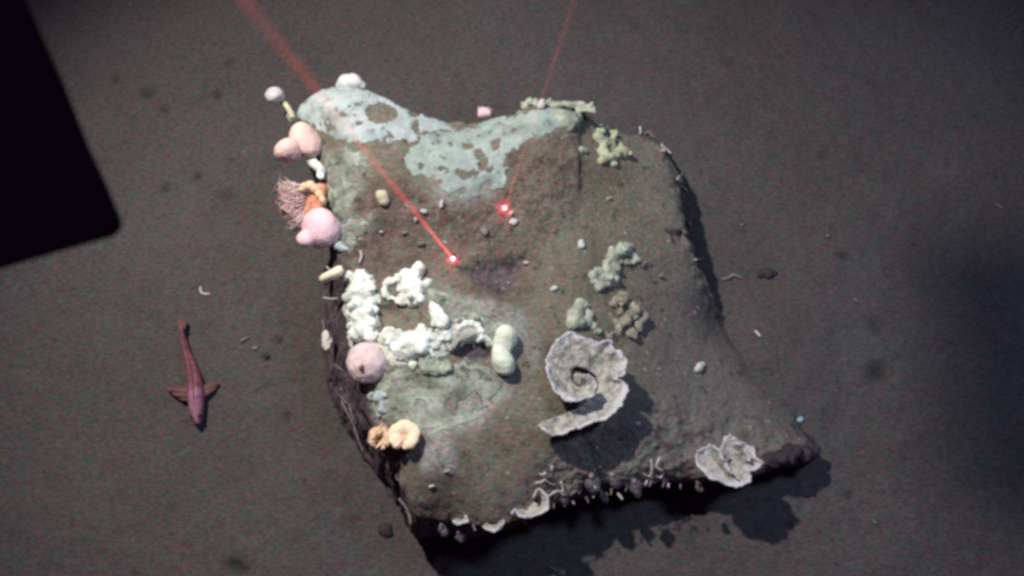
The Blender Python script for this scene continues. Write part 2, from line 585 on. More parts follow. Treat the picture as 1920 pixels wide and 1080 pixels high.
rimz = ztop[-NT:]
rimxy = xy[-1]
sk = np.linspace(0, 1, NS + 1)[1:]
SK = []
for s in sk:
    prof_out = np.where(ft > 0.03, s ** 1.0, s ** 0.8)
    bulge = 0.006 * np.sin(np.pi * min(1, s * 1.3)) * (ft < 0.02)
    off = ft * prof_out + bulge
    z = rimz * (1 - s) - 0.02 * s
    z = np.where(rimz < 0.04, rimz * (1 - s) ** 1.3 - 0.02 * s, z)
    SK.append(np.stack([rimxy[:, 0] + cth[:, 0] * off, rimxy[:, 1] + cth[:, 1] * off, z], 1))
SK = np.array(SK).reshape(-1, 3)
sfr = np.repeat(sk, NT)
nn = fbm(SK, 24, 5, 0.6, 33)
nn2 = fbm(SK, 9, 2, 0.5, 71)
dirs = np.tile(cth, (NS, 1))
amp = sstep(0, .08, sfr) * np.tile(np.where(rimz < 0.04, .2, 1.0), NS)
SK = SK + dirs * ((0.004 * nn + 0.007 * nn2) * amp)[:, None]
T3[:, 2] = ztop
BV = np.vstack([T3, SK])
nring = NR + NS
rings = 1 + np.arange(nring * NT).reshape(nring, NT)
a = rings[:-1]
b = rings[1:]
quads = np.stack([a, b, np.roll(b, -1, 1), np.roll(a, -1, 1)], -1).reshape(-1, 4)
# inner fan, as degenerate-free quads: triangles made separately
nv = len(BV)
px, py = proj(BV)
ein = np.concatenate([edge_in, -0.05 * sfr])
nA = fbm(BV, 28, 4, 0.6, 5)
nB = fbm(BV, 8, 3, 0.5, 15)
bare = np.concatenate([np.zeros(len(T3)), sstep(0.03, 0.12, sfr) * np.tile(sstep(.03, .06, rimz), NS)])
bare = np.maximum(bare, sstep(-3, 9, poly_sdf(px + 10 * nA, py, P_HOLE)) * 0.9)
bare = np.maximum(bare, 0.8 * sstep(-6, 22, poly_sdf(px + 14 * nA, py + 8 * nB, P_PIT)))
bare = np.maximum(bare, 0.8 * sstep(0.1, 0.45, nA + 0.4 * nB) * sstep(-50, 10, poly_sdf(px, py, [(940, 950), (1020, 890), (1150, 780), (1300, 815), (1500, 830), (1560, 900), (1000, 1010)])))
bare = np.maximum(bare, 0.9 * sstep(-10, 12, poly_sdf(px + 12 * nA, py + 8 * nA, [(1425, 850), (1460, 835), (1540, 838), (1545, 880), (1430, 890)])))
bare = np.maximum(bare, 0.9 * sstep(-8, 8, poly_sdf(px + 10 * nA, py, [(600, 440), (655, 500), (662, 540), (650, 640), (655, 700), (690, 740), (735, 850), (748, 900), (762, 980), (600, 900)])))
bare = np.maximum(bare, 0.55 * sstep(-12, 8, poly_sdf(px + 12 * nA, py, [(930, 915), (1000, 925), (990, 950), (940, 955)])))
rust = np.clip(sstep(-30, 18, poly_sdf(px + 16 * nB, py + 10 * nA, rusty_p)) * (0.75 + 0.5 * nB) + 0.6 * sstep(0.15, 0.7, nB) * (py > 700)
               + 0.7 * sstep(-30, 30, poly_sdf(px + 10 * nA, py, [(1150, 770), (1290, 760), (1320, 820), (1200, 840), (1100, 850)])), 0, 1)
film = np.zeros(nv)
for poly, s in [([(608, 288), (650, 280), (690, 290), (692, 320), (665, 352), (622, 348)], .75), ([(622, 350), (650, 360), (655, 400), (690, 420), (690, 440), (660, 455), (630, 455)], .8),
                ([(783, 828), (850, 826), (862, 884), (800, 886)], .75), ([(965, 606), (1012, 620), (1012, 692), (972, 695)], .5), ([(820, 335), (930, 345), (930, 375), (860, 392), (810, 380)], .5),
                ([(700, 690), (930, 690), (960, 730), (900, 800), (820, 830), (700, 800)], .85), ([(840, 545), (990, 590), (990, 640), (930, 690), (840, 610)], .75)]:
    film = np.maximum(film, s * sstep(-16, 14, poly_sdf(px + 10 * nA, py + 8 * nA, poly)) * np.clip(.8 + .6 * nA, 0, 1))
boulder = thing("boulder", "large sediment dusted boulder crusted with pale sponge, lying alone on the grey seabed", "boulder", (BC[0], BC[1], 0.0))
tri_fan = np.stack([np.zeros(NT, int), rings[0], np.roll(rings[0], -1)], 1)
# write the quads and the fan as one mesh (fan rows padded by splitting)
V0 = BV - np.array(boulder.location)
me = bpy.data.meshes.new("rock")
nq, ntf = len(quads), len(tri_fan)
me.vertices.add(nv)
me.vertices.foreach_set("co", V0.astype(np.float32).ravel())
me.loops.add(nq * 4 + ntf * 3)
me.loops.foreach_set("vertex_index", np.concatenate([quads.ravel(), tri_fan.ravel()]).astype(np.int32))
me.polygons.add(nq + ntf)
me.polygons.foreach_set("loop_start", np.concatenate([np.arange(nq) * 4, nq * 4 + np.arange(ntf) * 3]).astype(np.int32))
me.polygons.foreach_set("loop_total", np.concatenate([np.full(nq, 4), np.full(ntf, 3)]).astype(np.int32))
me.update(calc_edges=True)
me.polygons.foreach_set("use_smooth", np.ones(nq + ntf, bool))
mudw = sstep(-70, 110, poly_sdf(px + 30 * nB, py, [(1130, 240), (1230, 300), (1230, 560), (1180, 740), (1130, 830), (1050, 880), (1100, 960), (1560, 860), (1700, 700), (1500, 200), (1200, 150)])) * (1 - np.clip(bare * 1.6, 0, 1))
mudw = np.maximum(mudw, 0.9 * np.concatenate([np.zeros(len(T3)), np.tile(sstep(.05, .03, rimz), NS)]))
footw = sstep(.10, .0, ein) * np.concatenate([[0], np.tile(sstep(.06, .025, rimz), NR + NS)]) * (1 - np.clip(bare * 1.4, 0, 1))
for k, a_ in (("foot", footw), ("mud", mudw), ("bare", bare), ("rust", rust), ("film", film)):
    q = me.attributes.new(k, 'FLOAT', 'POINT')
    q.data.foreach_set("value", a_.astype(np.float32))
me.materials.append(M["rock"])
rock = link(bpy.data.objects.new("rock", me), boulder)

vn = np.empty(nv * 3, np.float32)
me.vertices.foreach_get("normal", vn)
vn = vn.reshape(-1, 3).astype(float)
if vn[:len(T3), 2].mean() < 0:
    me.flip_normals()
    quads = quads[:, ::-1]
    vn = -vn

# thin living crusts on the rock: real thickness, ragged edges, holes
def crust(poly, mat, holes=(), ragged=7, speck=0.5, thick=0.0009):
    sd = poly_sdf(px + 9 * nA, py + 9 * nB + 5 * nA, poly)
    n3 = fbm(BV, 55, 3, 0.6, 81)
    n4 = fbm(BV, 34, 3, 0.55, 101)
    val = sd + ragged * n3
    val = np.minimum(val, 60 * (speck - n4) - 3)
    for (cx, cy, rx, ry) in holes:
        val = np.minimum(val, (np.hypot((px - cx + 5 * nA) / rx, (py - cy + 5 * n3) / ry) - 1) * min(rx, ry))
    keepv = val > 0
    keepv[rings[NR + 4:].ravel()] = False
    kf = keepv[quads].all(1)
    q = quads[kf]
    used, inv = np.unique(q, return_inverse=True)
    off = 0.0003 + thick * sstep(0, 5, val[used])
    Vv = BV[used] + vn[used] * off[:, None]
    return mesh_obj("crust_patch", Vv, inv.reshape(-1, 4), mat, boulder)


crust([(546, 218), (556, 190), (596, 163), (655, 150), (710, 168), (750, 192), (790, 212), (845, 224), (852, 246), (800, 250), (782, 268), (745, 262), (705, 277), (660, 274), (628, 270), (600, 250), (580, 240)], M["crust_white"],
      holes=[(716, 212, 26, 18), (616, 228, 5, 9), (622, 240, 6, 4), (645, 215, 4, 4), (676, 232, 4, 3), (775, 215, 9, 6), (780, 240, 6, 12), (745, 190, 5, 6), (645, 267, 4, 3)], speck=.80, ragged=5)
crust([(752, 288), (800, 262), (860, 240), (905, 226), (980, 206), (1050, 200), (1080, 232), (1030, 250), (972, 264), (950, 300), (952, 335), (925, 365), (880, 382), (840, 368), (800, 338), (762, 322)], M["crust_green"],
      holes=[(880, 274, 10, 6), (897, 290, 9, 10), (902, 308, 8, 12), (915, 318, 8, 5), (845, 272, 5, 3), (860, 238, 6, 5), (912, 350, 8, 10), (860, 360, 14, 5), (830, 318, 10, 4), (885, 322, 9, 4), (930, 270, 8, 10)], speck=.75)
crust([(815, 548), (850, 552), (905, 572), (950, 600), (972, 630), (925, 640), (880, 605), (835, 612), (822, 580)], M["crust_rough"], speck=.42)
crust([(728, 680), (770, 690), (870, 680), (930, 700), (935, 740), (880, 790), (820, 815), (750, 800), (705, 785), (690, 752)], M["crust_rough"], speck=.48, ragged=14)
crust([(850, 672), (925, 680), (920, 712), (870, 716)], M["crust_rough"], speck=.3, ragged=10)
crust([(606, 300), (650, 284), (692, 290), (697, 325), (672, 352), (652, 390), (690, 425), (680, 445), (650, 470), (632, 462), (618, 400)], M["crust_rough"], speck=.50, ragged=10)
crust([(655, 505), (700, 520), (712, 560), (706, 640), (725, 622), (790, 628), (850, 600), (905, 600), (925, 640), (850, 655), (800, 690), (730, 690), (650, 650), (645, 560)], M["crust_bright"], holes=[(752, 590, 46, 32)], speck=.62, ragged=9)
crust([(800, 530), (840, 550), (850, 600), (800, 600), (800, 560)], M["crust_rough"], speck=.5, ragged=8)
crust([(618, 350), (636, 370), (642, 400), (684, 425), (680, 440), (652, 452), (632, 458), (622, 420)], M["crust_rough"], speck=.4, ragged=10)

# ---------------------------------------------------------------- ray hits on boulder and seabed
BVH = BVHTree.FromPolygons([tuple(v) for v in BV], [tuple(int(i) for i in q) for q in quads])
SBVH = BVHTree.FromPolygons([tuple(v) for v in SP], [tuple(int(i) for i in q) for q in SF])
CV = Vector(CAM.tolist())


def hit(px, py, ground=False):
    d = Vector(ray(px, py).tolist())
    best = None
    for tr in ((SBVH,) if ground else (BVH, SBVH)):
        h = tr.ray_cast(CV, d)
        if h[0] is not None and (best is None or h[3] < best[3]):
            best = h
    return np.array(best[0])


def pt(px, py, lift=0.0, z=None):
    if z is not None:
        return at(px, py, z)
    h = hit(px, py)
    return at(px, py, h[2] + lift)


def m_per_px(p):
    return float((p - CAM) @ LOOK) / F


# ---------------------------------------------------------------- shape builders
import bmesh
_bm = bmesh.new()
bmesh.ops.create_icosphere(_bm, subdivisions=2, radius=1)
ICO_V = np.array([v.co[:] for v in _bm.verts])
ICO_F = [tuple(v.index for v in f.verts) for f in _bm.faces]
_bm.free()
_bm = bmesh.new()
bmesh.ops.create_icosphere(_bm, subdivisions=3, radius=1)
ICO3_V = np.array([v.co[:] for v in _bm.verts])
ICO3_F = [tuple(v.index for v in f.verts) for f in _bm.faces]
_bm.free()


def fuse(V, Fc, voxel, name, smooth_it=4):
    """voxel-remesh overlapping closed shapes into one continuous surface"""
    me = bpy.data.meshes.new(name)
    me.from_pydata([tuple(v) for v in V], [], Fc)
    o = bpy.data.objects.new(name, me)
    sc.collection.objects.link(o)
    r = o.modifiers.new("r", 'REMESH')
    r.mode = 'VOXEL'
    r.voxel_size = voxel
    s = o.modifiers.new("s", 'SMOOTH')
    s.iterations = smooth_it
    s.factor = 0.5
    dg = bpy.context.evaluated_depsgraph_get()
    m2 = bpy.data.meshes.new_from_object(o.evaluated_get(dg))
    n = len(m2.vertices)
    a = np.empty(n * 3, np.float32)
    m2.vertices.foreach_get("co", a)
    nr = np.empty(n * 3, np.float32)
    m2.vertices.foreach_get("normal", nr)
    fs = [tuple(p.vertices) for p in m2.polygons]
    bpy.data.objects.remove(o)
    bpy.data.meshes.remove(me)
    bpy.data.meshes.remove(m2)
    return a.reshape(-1, 3).astype(float), nr.reshape(-1, 3).astype(float), fs


def blob(name, spec, mat, label=None, cat=None, group=None, parent=None, z=None, amp=0.0010, freq=110, voxel=None, flat=0.9, lift=0.15, edge=False):
    """spec: (px, py, radius px[, extra lift m]) spheres resting on whatever is beneath that pixel"""
    V, Fc = [], []
    rmin = 1
    zmed = None
    if parent is None:          # close any gaps between neighbouring lobes
        sp2 = [spec[0]]
        for s in spec[1:]:
            j = min(sp2, key=lambda q: math.hypot(q[0] - s[0], q[1] - s[1]) - q[2])
            dd = math.hypot(j[0] - s[0], j[1] - s[1])
            if dd > 0.8 * (j[2] + s[2]):
                for t in (.3, .5, .7):
                    sp2.append((j[0] + (s[0] - j[0]) * t, j[1] + (s[1] - j[1]) * t, max(4.0, .7 * min(j[2], s[2]))))
            sp2.append(s)
        spec = sp2
        if z is None:
            zmed = float(np.median([pt(q[0], q[1])[2] for q in spec]))
    for s in spec:
        p = pt(s[0], s[1], z=z)
        if zmed is not None and p[2] < zmed - .014:
            p = at(s[0], s[1], zmed - .014)
        r = s[2] * m_per_px(p) * ((1.28 if mat is M["white"] else 1.15) if parent is None else 1.0)
        rmin = min(rmin, r)
        l = (lift * r) + (s[3] if len(s) > 3 else 0)
        if z is None:
            c = at(s[0], s[1], p[2] + l)
        else:
            c = at(s[0], s[1], z + (s[3] if len(s) > 3 else 0))
        n0 = len(V)
        rs = np.random.RandomState(int(s[0] * 31 + s[1] * 7) % 99991)
        if parent is None and r > .003 and amp > .0015:
            for _ in range(2):
                dv = rs.normal(size=3)
                dv[2] = abs(dv[2]) * .5
                dv /= np.linalg.norm(dv)
                rr2 = r * rs.uniform(.28, .55)
                nb = len(V)
                V += list(ICO_V * rr2 * rs.uniform(.8, 1.5, 3) + c + dv * r * rs.uniform(.8, 1.15))
                Fc += [tuple(i + nb for i in f) for f in ICO_F]
        n0 = len(V)
        q = rs.normal(size=(3, 3))
        q = np.linalg.qr(q)[0]
        V += list((ICO_V * r * rs.uniform(.88, 1.42, 3)) @ q * np.array([1, 1, flat]) + c)
        Fc += [tuple(i + n0 for i in f) for f in ICO_F]
    vx = voxel or max(0.0010, min(0.0022, rmin / 4.5))
    A, N, fs = fuse(np.array(V), Fc, vx, name, 12 if parent is None else 8)
    sd = (hash(name) % 7) + spec[0][0] * 0.013
    A = A + N * (amp * .45 * fbm(A, freq, 3, 0.6, sd) + amp * (2.0 if mat is M["white"] else 1.3) * fbm(A, freq * .33, 2, .5, sd + 9))[:, None]
    o = mesh_obj(name, A, fs, mat, parent)
    if parent is None:
        recentre(o)
        tag(o, label, cat, group)
    return o


def tube_mesh(path, radii, nseg=8, close=True):
    path = np.asarray(path, float)
    n = len(path)
    radii = np.broadcast_to(np.asarray(radii, float), (n,))
    T = np.gradient(path, axis=0)
    T /= np.linalg.norm(T, axis=1)[:, None] + 1e-12
    ref = np.array([0.31, 0.17, 0.93])
    V = []
    Fc = []
    for k in range(n):
        u = np.cross(T[k], ref)
        u /= np.linalg.norm(u)
        v = np.cross(T[k], u)
        for j in range(nseg):
            a = 2 * math.pi * j / nseg
            V.append(path[k] + radii[k] * (u * math.cos(a) + v * math.sin(a)))
    for k in range(n - 1):
        for j in range(nseg):
            a, b = k * nseg + j, k * nseg + (j + 1) % nseg
            Fc.append((a, b, b + nseg, a + nseg))
    if close:
        Fc.append(tuple(range(nseg))[::-1])
        Fc.append(tuple((n - 1) * nseg + j for j in range(nseg)))
    return V, Fc


def spline(P, n):
    P = np.asarray(P, float)
    if len(P) < 3:
        t = np.linspace(0, 1, n)[:, None]
        return P[0] * (1 - t) + P[-1] * t
    t = np.linspace(0, len(P) - 1, n)
    Q = np.vstack([2 * P[0] - P[1], P, 2 * P[-1] - P[-2]])
    out = []
    for x in t:
        i = min(int(x), len(P) - 2)
        f = x - i
        p0, p1, p2, p3 = Q[i], Q[i + 1], Q[i + 2], Q[i + 3]
        out.append(0.5 * ((2 * p1) + (-p0 + p2) * f + (2 * p0 - 5 * p1 + 4 * p2 - p3) * f * f + (-p0 + 3 * p1 - 3 * p2 + p3) * f ** 3))
    return np.array(out)


def worm(name, pts, rpx, mat, label=None, cat=None, group=None, parent=None, lift=0.004, z=None, taper=0.6):
    P = []
    for p in pts:
        l = p[2] if len(p) > 2 else lift
        P.append(pt(p[0], p[1], l, z))
    r = rpx * m_per_px(P[0])
    S = spline(P, max(10, len(pts) * 6))
    k = np.linspace(0, 1, len(S))
    rr = r * (1 - (1 - taper) * k) * (1 + 0.12 * np.sin(k * 40))
    V, Fc = tube_mesh(S, rr, 7)
    o = mesh_obj(name, V, Fc, mat, parent)
    if parent is None:
        recentre(o)
        tag(o, label, cat, group)
    return o


def sheet(name, stations, lifts_o, lifts_i, mat, thick=0.0035, parent=None, nv_=14, per=8, curl=0.35, amp=0.0016, zref=None, ebase=0.0):
    """a folded sheet between an inner (low) and an outer (raised) edge, both given in photo pixels"""
    n = len(stations)
    O = []
    I = []
    for k, (ox, oy, ix, iy) in enumerate(stations):
        lo = np.interp(k, np.linspace(0, n - 1, len(lifts_o)), lifts_o)
        li = np.interp(k, np.linspace(0, n - 1, len(lifts_i)), lifts_i)
        zi = hit(ix, iy)[2] if zref is None else zref
        I.append(at(ix, iy, zi + li))
        O.append(at(ox, oy, zi + lo))
    m = n * per
    So = spline(O, m)
    Si = spline(I, m)
    V = []
    E = []
    for k in range(m):
        for j in range(nv_ + 1):
            t = j / nv_
            p = Si[k] * (1 - t) + So[k] * t
            # dish profile: low in the middle, turned up at the rim
            p = p + np.array([0, 0, (t ** 2.2 - t) * curl * abs(So[k][2] - Si[k][2]) * 1.0])
            V.append(p)
            E.append(t)
    V = np.array(V)
    E = np.array(E)
    g = fbm(V, 45, 3, .6, 11)
    V[:, 2] += amp * 1.8 * g * (0.4 + E) + 0.0022 * fbm(V, 95, 2, .6, 31) * sstep(.6, 1, E)
    V[:, 0] += 0.0032 * fbm(V, 70, 3, .6, 51) * sstep(.75, 1, E)
    V[:, 1] += 0.0032 * fbm(V, 70, 3, .6, 61) * sstep(.75, 1, E)
    W = nv_ + 1
    Fc = []
    for k in range(m - 1):
        for j in range(nv_):
            a = k * W + j
            Fc.append((a, a + 1, a + W + 1, a + W))
    me = bpy.data.meshes.new(name + "_sheet")
    # hand-made thickness
    bm = bmesh.new()
    vs = [bm.verts.new(v) for v in V]
    for f in Fc:
        try:
            bm.faces.new([vs[i] for i in f])
        except ValueError:
            pass
    bm.normal_update()
    N = np.array([v.normal[:] for v in bm.verts])
    bm.free()
    bpy.data.meshes.remove(me)
    if N[:, 2].mean() < 0:
        N = -N
    n0 = len(V)
    th_ = thick * (0.45 + 0.55 * (1 - E) ** 0.5)
    V2 = V - N * th_[:, None]
    A = np.vstack([V, V2])
    F2 = list(Fc) + [tuple(i + n0 for i in f[::-1]) for f in Fc]
    for k in range(m - 1):
        a = k * W + nv_
        F2.append((a, a + n0, a + W + n0, a + W))
        a = k * W
        F2.append((a + W, a + W + n0, a + n0, a))
    for j in range(nv_):
        F2.append((j, j + n0, j + 1 + n0, j + 1))
        a = (m - 1) * W + j
        F2.append((a + 1, a + 1 + n0, a + n0, a))
    endk = np.repeat(np.minimum(np.arange(m), m - 1 - np.arange(m)) / (per * 1.0), W)
    e = np.maximum(sstep(.70, 1.02, E + 0.14 * g), 0 * endk)
    e = np.clip(e + ebase * sstep(.3, 1, E), 0, 1)
    return mesh_obj(name, A, F2, mat, parent, attrs={"edge": np.concatenate([e, e])})


# ---------------------------------------------------------------- white and cream sponges
blob("knobby_sponge", [(674, 518, 9), (680, 528, 11), (686, 540, 10), (668, 546, 11), (656, 556, 8), (682, 556, 12), (694, 566, 8), (672, 572, 13), (688, 582, 12), (664, 588, 13), (680, 598, 15),
                       (697, 606, 9), (668, 612, 12), (684, 620, 13), (694, 630, 9), (672, 632, 10), (658, 625, 6)], M["white"],
     "white lumpy sponge column climbing the left edge of the boulder above the round pink anemone", "sponge", "white knobby sponges on the boulder", amp=.0022)
blob("ring_sponge", [(785, 508, 9, .004), (783, 518, 8), (758, 520, 10), (772, 526, 12), (745, 523, 8), (733, 528, 6), (723, 534, 6), (720, 545, 4), (722, 554, 5), (732, 561, 5), (744, 564, 6), (756, 563, 7),
                     (778, 540, 13), (764, 540, 11), (776, 554, 12), (790, 562, 7), (752, 540, 7), (803, 532, 4), (800, 527, 3)], M["white"],
     "white sponge with an open ring at its left and one knob on top", "sponge", "white knobby sponges on the boulder", amp=.0020)
blob("knobby_sponge", [(722, 634, 8), (732, 634, 11), (744, 638, 12), (742, 652, 11), (754, 658, 13), (764, 648, 13), (778, 640, 12), (790, 636, 12), (776, 656, 10), (804, 640, 11), (796, 652, 9), (790, 612, 4), (788, 620, 6), (790, 628, 7),
                       (816, 646, 8), (826, 638, 6), (838, 630, 6), (810, 660, 5)], M["white"],
     "bright white knobby sponge sprawling right of the round pink anemone", "sponge", "white knobby sponges on the boulder", amp=.0024)
blob("tube_sponge", [(811, 572, 7), (815, 582, 8), (820, 592, 8), (826, 602, 9), (817, 603, 7)], M["white"], "short pale sponge finger leaning between the ring sponge and the dark hole", "sponge", amp=.0016)
blob("arch_sponge", [(862, 614, 5), (872, 609, 5), (884, 607, 5), (895, 612, 5), (902, 622, 6), (903, 632, 5), (898, 638, 4)], M["white"], "pale arched sponge rim over the dark hole", "sponge", amp=.0012)
blob("oval_sponge", [(950, 632, 19), (958, 628, 12), (943, 646, 17), (940, 662, 15), (944, 678, 18), (946, 688, 15), (938, 668, 12)], M["ivory"],
     "smooth ivory double-lobed sponge right of the dark hole, shaped like a peanut", "sponge", amp=.0012, lift=.5)
blob("knobby_sponge", [(797, 680, 8), (806, 678, 8), (820, 680, 6), (800, 692, 8), (815, 694, 9), (832, 692, 9), (837, 682, 7)], M["green"],
     "small pale sponge cluster just below the sprawling white sponge", "sponge", amp=.0020)
blob("sponge_knob", [(774, 684, 7), (775, 689, 6)], M["ivory"], "tiny pale sponge knob under the left end of the sprawling white sponge", "sponge")
blob("knobby_sponge", [(699, 744, 8), (710, 746, 9), (722, 742, 6), (714, 757, 7), (717, 767, 7), (712, 775, 5)], M["crust_white"], "greyish white sponge scrap above the frilly amber anemone", "sponge", amp=.0018)
V, Fc = tube_mesh(spline([at(603, 524, .172), at(618, 517, .186), at(630, 511, .194), at(642, 503, .198)], 18), np.interp(np.linspace(0, 1, 18), [0, .1, .8, 1], [.0045, .0064, .0070, .0045]), 14)
o = mesh_obj("tube_sponge", V, Fc, M["cream"])
tag(recentre(o), "cream finger sponge sticking out sideways from the boulder's left edge", "sponge")
blob("knobby_sponge", [(583, 297, 7), (588, 306, 7), (596, 312, 8), (603, 320, 8), (602, 330, 6)], M["white"], "white bumpy sponge strand below the twin pink anemone", "sponge", z=.195, amp=.0012)
blob("dome_sponge", [(641, 158, 9), (650, 156, 11), (660, 156, 12), (669, 158, 10), (677, 160, 7)], M["white"], "smooth white dome sponge on the very top rim of the boulder", "sponge", amp=.0005)
blob("sponge_knob", [(634, 460, 8), (642, 466, 6), (652, 467, 4)], M["crust_white"], "small white knob at the left rim beneath the lower pink anemone", "sponge")
blob("leaf_sponge", [(612, 628, 7), (614, 638, 8), (612, 646, 7), (614, 652, 5)], M["tube"], "flat grey white flake sponge hanging on the dark left flank", "sponge", z=.10, flat=.5, amp=.0008)

# stalked sponge at the upper left
r_ = thing("stalked_sponge", "round translucent white sponge on a bent stalk at the upper left corner", "sponge", at(545, 222, .19))
worm("stalk", [(549, 222), (543, 208), (535, 196), (524, 186)], 6.0, M["yellow"], parent=r_, z=.226, taper=.8)
blob("head", [(516, 179, 14), (512, 184, 10), (521, 172, 9)], M["tube"], parent=r_, z=.235, amp=.0018)
blob("holdfast", [(543, 216, 9), (548, 223, 8)], M["crust_white"], parent=r_, z=.205)

# greenish sponges
blob("knobby_sponge", [(983, 199, 7), (994, 192, 6), (1003, 190, 6), (1010, 200, 6), (1028, 192, 6), (1036, 198, 7), (1048, 198, 6), (1058, 194, 5), (1068, 198, 7), (1080, 196, 6), (1090, 198, 8), (1098, 206, 6), (1107, 200, 6), (1112, 209, 5), (1086, 208, 6)],
     M["green"], "ragged grey green sponge fringe along the boulder's upper right rim", "sponge", "grey green sponges on the boulder", amp=.0026, voxel=.0011, z=.172)
blob("sponge_knob", [(1016, 191, 6), (1015, 199, 6)], M["tube"], "small whitish knob where the thin laser crosses the upper right rim", "sponge", z=.188)
blob("lobed_sponge", [(1050, 216, 10), (1064, 220, 14), (1062, 232, 12), (1074, 228, 11), (1080, 220, 9), (1068, 238, 8)], M["green"],
     "rounded grey green sponge lobe just under the rim fringe, upper right", "sponge", "grey green sponges on the boulder", amp=.0014)
blob("knobby_sponge", [(1124, 248, 8), (1131, 242, 7), (1122, 260, 9), (1132, 268, 9), (1144, 270, 8), (1152, 252, 7), (1150, 261, 5), (1130, 284, 8), (1134, 296, 11), (1128, 302, 7), (1147, 300, 9), (1156, 290, 9), (1166, 286, 11), (1175, 290, 8), (1150, 308, 7)],
     M["olive"], "yellow green knobby sponge standing by itself on the upper right shoulder", "sponge", "grey green sponges on the boulder", amp=.0018)
blob("sponge_knob", [(1089, 282, 6), (1095, 283, 6)], M["green"], "tiny grey sponge bump left of the yellow green sponge", "sponge")
blob("knobby_sponge", [(1166, 470, 11), (1177, 466, 9), (1156, 478, 10), (1180, 476, 6), (1150, 490, 10), (1162, 490, 7), (1152, 503, 10), (1138, 508, 9), (1122, 510, 10), (1112, 516, 9), (1124, 524, 9), (1150, 526, 8), (1140, 534, 9), (1126, 538, 8), (1114, 528, 6), (1188, 478, 6), (1191, 486, 6), (1184, 493, 5), (1174, 492, 6), (1140, 498, 9), (1150, 514, 9), (1134, 522, 9)],
     M["green"], "elongated grey green sponge midway up the right side of the boulder", "sponge", "grey green sponges on the boulder", amp=.0024)
blob("lobed_sponge", [(1090, 572, 9), (1084, 582, 11), (1078, 594, 12), (1074, 606, 11), (1086, 608, 11), (1100, 604, 11), (1112, 612, 10), (1120, 622, 7), (1104, 590, 8), (1100, 574, 5)],
     M["green"], "pale lobed sponge directly above the curled fan sponge", "sponge", "grey green sponges on the boulder", amp=.0014)
blob("knobby_sponge", [(1166, 562, 12), (1150, 572, 6), (1180, 573, 8), (1161, 585, 7), (1188, 585, 11), (1205, 598, 9), (1173, 601, 12), (1197, 613, 7), (1181, 625, 10), (1152, 603, 6), (1160, 620, 9), (1143, 630, 6), (1146, 590, 5)],
     M["brownish"], "brownish knotted sponge cluster at upper right of the curled fan sponge", "sponge", "grey green sponges on the boulder", amp=.0026)
blob("ball_sponge", [(717, 368, 11), (712, 364, 7), (720, 376, 8)], M["yellow"], "small yellowish ball sponge beside the wide laser beam", "sponge", lift=.9)

# ---------------------------------------------------------------- anemones
def closed_anemone(label, cx, cy, r, z, mat, lobes=()):
    base = at(cx + 4, cy + 3, z)
    root = thing("sea_anemone", label, "anemone", base, "closed pink anemones on the boulder's left edge")
    blob("column", [(cx, cy, r), (cx + r * .3, cy + r * .15, r * .9)], mat, parent=root, z=z, amp=.0007, freq=60)
    for (lx, ly, lr) in lobes:
        blob("lobe", [(lx, ly, lr), (lx + 3, ly, lr * .9)], mat, parent=root, z=z + .006, amp=.0007, freq=60)
    return root


closed_anemone("upper twin pink anemone, two smooth round heads pressed together under the stalked sponge", 567, 262, 28, .205, M["pink"], [(541, 281, 22)])
closed_anemone("lower mauve pink anemone bulging from the left rim with one small lobe at its left", 600, 428, 31, .188, M["mauve"], [(573, 447, 17)])
_pa = bpy.data.objects
for o in list(sc.objects):
    if o.name.startswith("column") and o.parent and "lower mauve" in o.parent.get("label", ""):
        pass
# open orange anemone with a fringe of tentacles, seen from the side
oa = thing("sea_anemone", "orange brown anemone trailing pale feathery tentacles to the left, between the two pink ones", "anemone", at(590, 380, .19))
blob("column", [(596, 372, 17), (588, 384, 18), (580, 392, 16), (600, 358, 12), (572, 385, 13), (590, 398, 11)], M["orange"], parent=oa, z=.186, amp=.0018)
blob("veil", [(548, 362, 12), (538, 374, 11), (545, 388, 12), (552, 402, 11), (530, 362, 8), (558, 376, 13), (534, 392, 8)], M["veil"], parent=oa, z=.182, amp=.003)
blob("oral_rim", [(572, 350, 9), (582, 348, 8), (592, 354, 8), (600, 364, 8), (606, 376, 7), (562, 356, 6)], M["amber"], parent=oa, z=.203, amp=.0012)
V, Fc = [], []
for k in range(230):
    t = random.random()
    bx, by = 572 - 8 * random.random() + 8 * t, 348 + 62 * t
    ang_ = R(158 + 62 * t + random.uniform(-14, 14))
    L = random.uniform(28, 58) * (1 - .25 * t)
    z0 = .198 - .02 * t + random.uniform(-.008, .008)
    P = []
    for s in np.linspace(0, 1, 7):
        aa = ang_ + .5 * s * random.uniform(-.6, .9)
        P.append(at(bx + math.cos(aa) * L * s, by - math.sin(aa) * L * s * .9 + 6 * s * s, z0 + .012 * math.sin(s * 2.5) - .02 * s * s))
    v, f = tube_mesh(P, np.linspace(.0009, .0003, 7), 5)
    n0 = len(V)
    V += v
    Fc += [tuple(i + n0 for i in q) for q in f]
mesh_obj("tentacles", V, Fc, M["tentacle"], oa)

# round pink anemone with a mouth
ra = thing("sea_anemone", "round pale pink anemone with a small dark central mouth on the lower left edge", "anemone", at(688, 690, .165))
blob("column", [(688, 680, 31), (686, 690, 28), (681, 674, 27), (694, 677, 28)], M["pale"], parent=ra, z=.176, amp=.0006, freq=70, flat=.8, voxel=.0016)
p_ = at(677, 690, .176 + .0215)
blob("mouth", [(677, 690, 4.5), (679, 687, 3)], M["mouth"], parent=ra, z=.176 + .0195, amp=.0004, voxel=.0006)

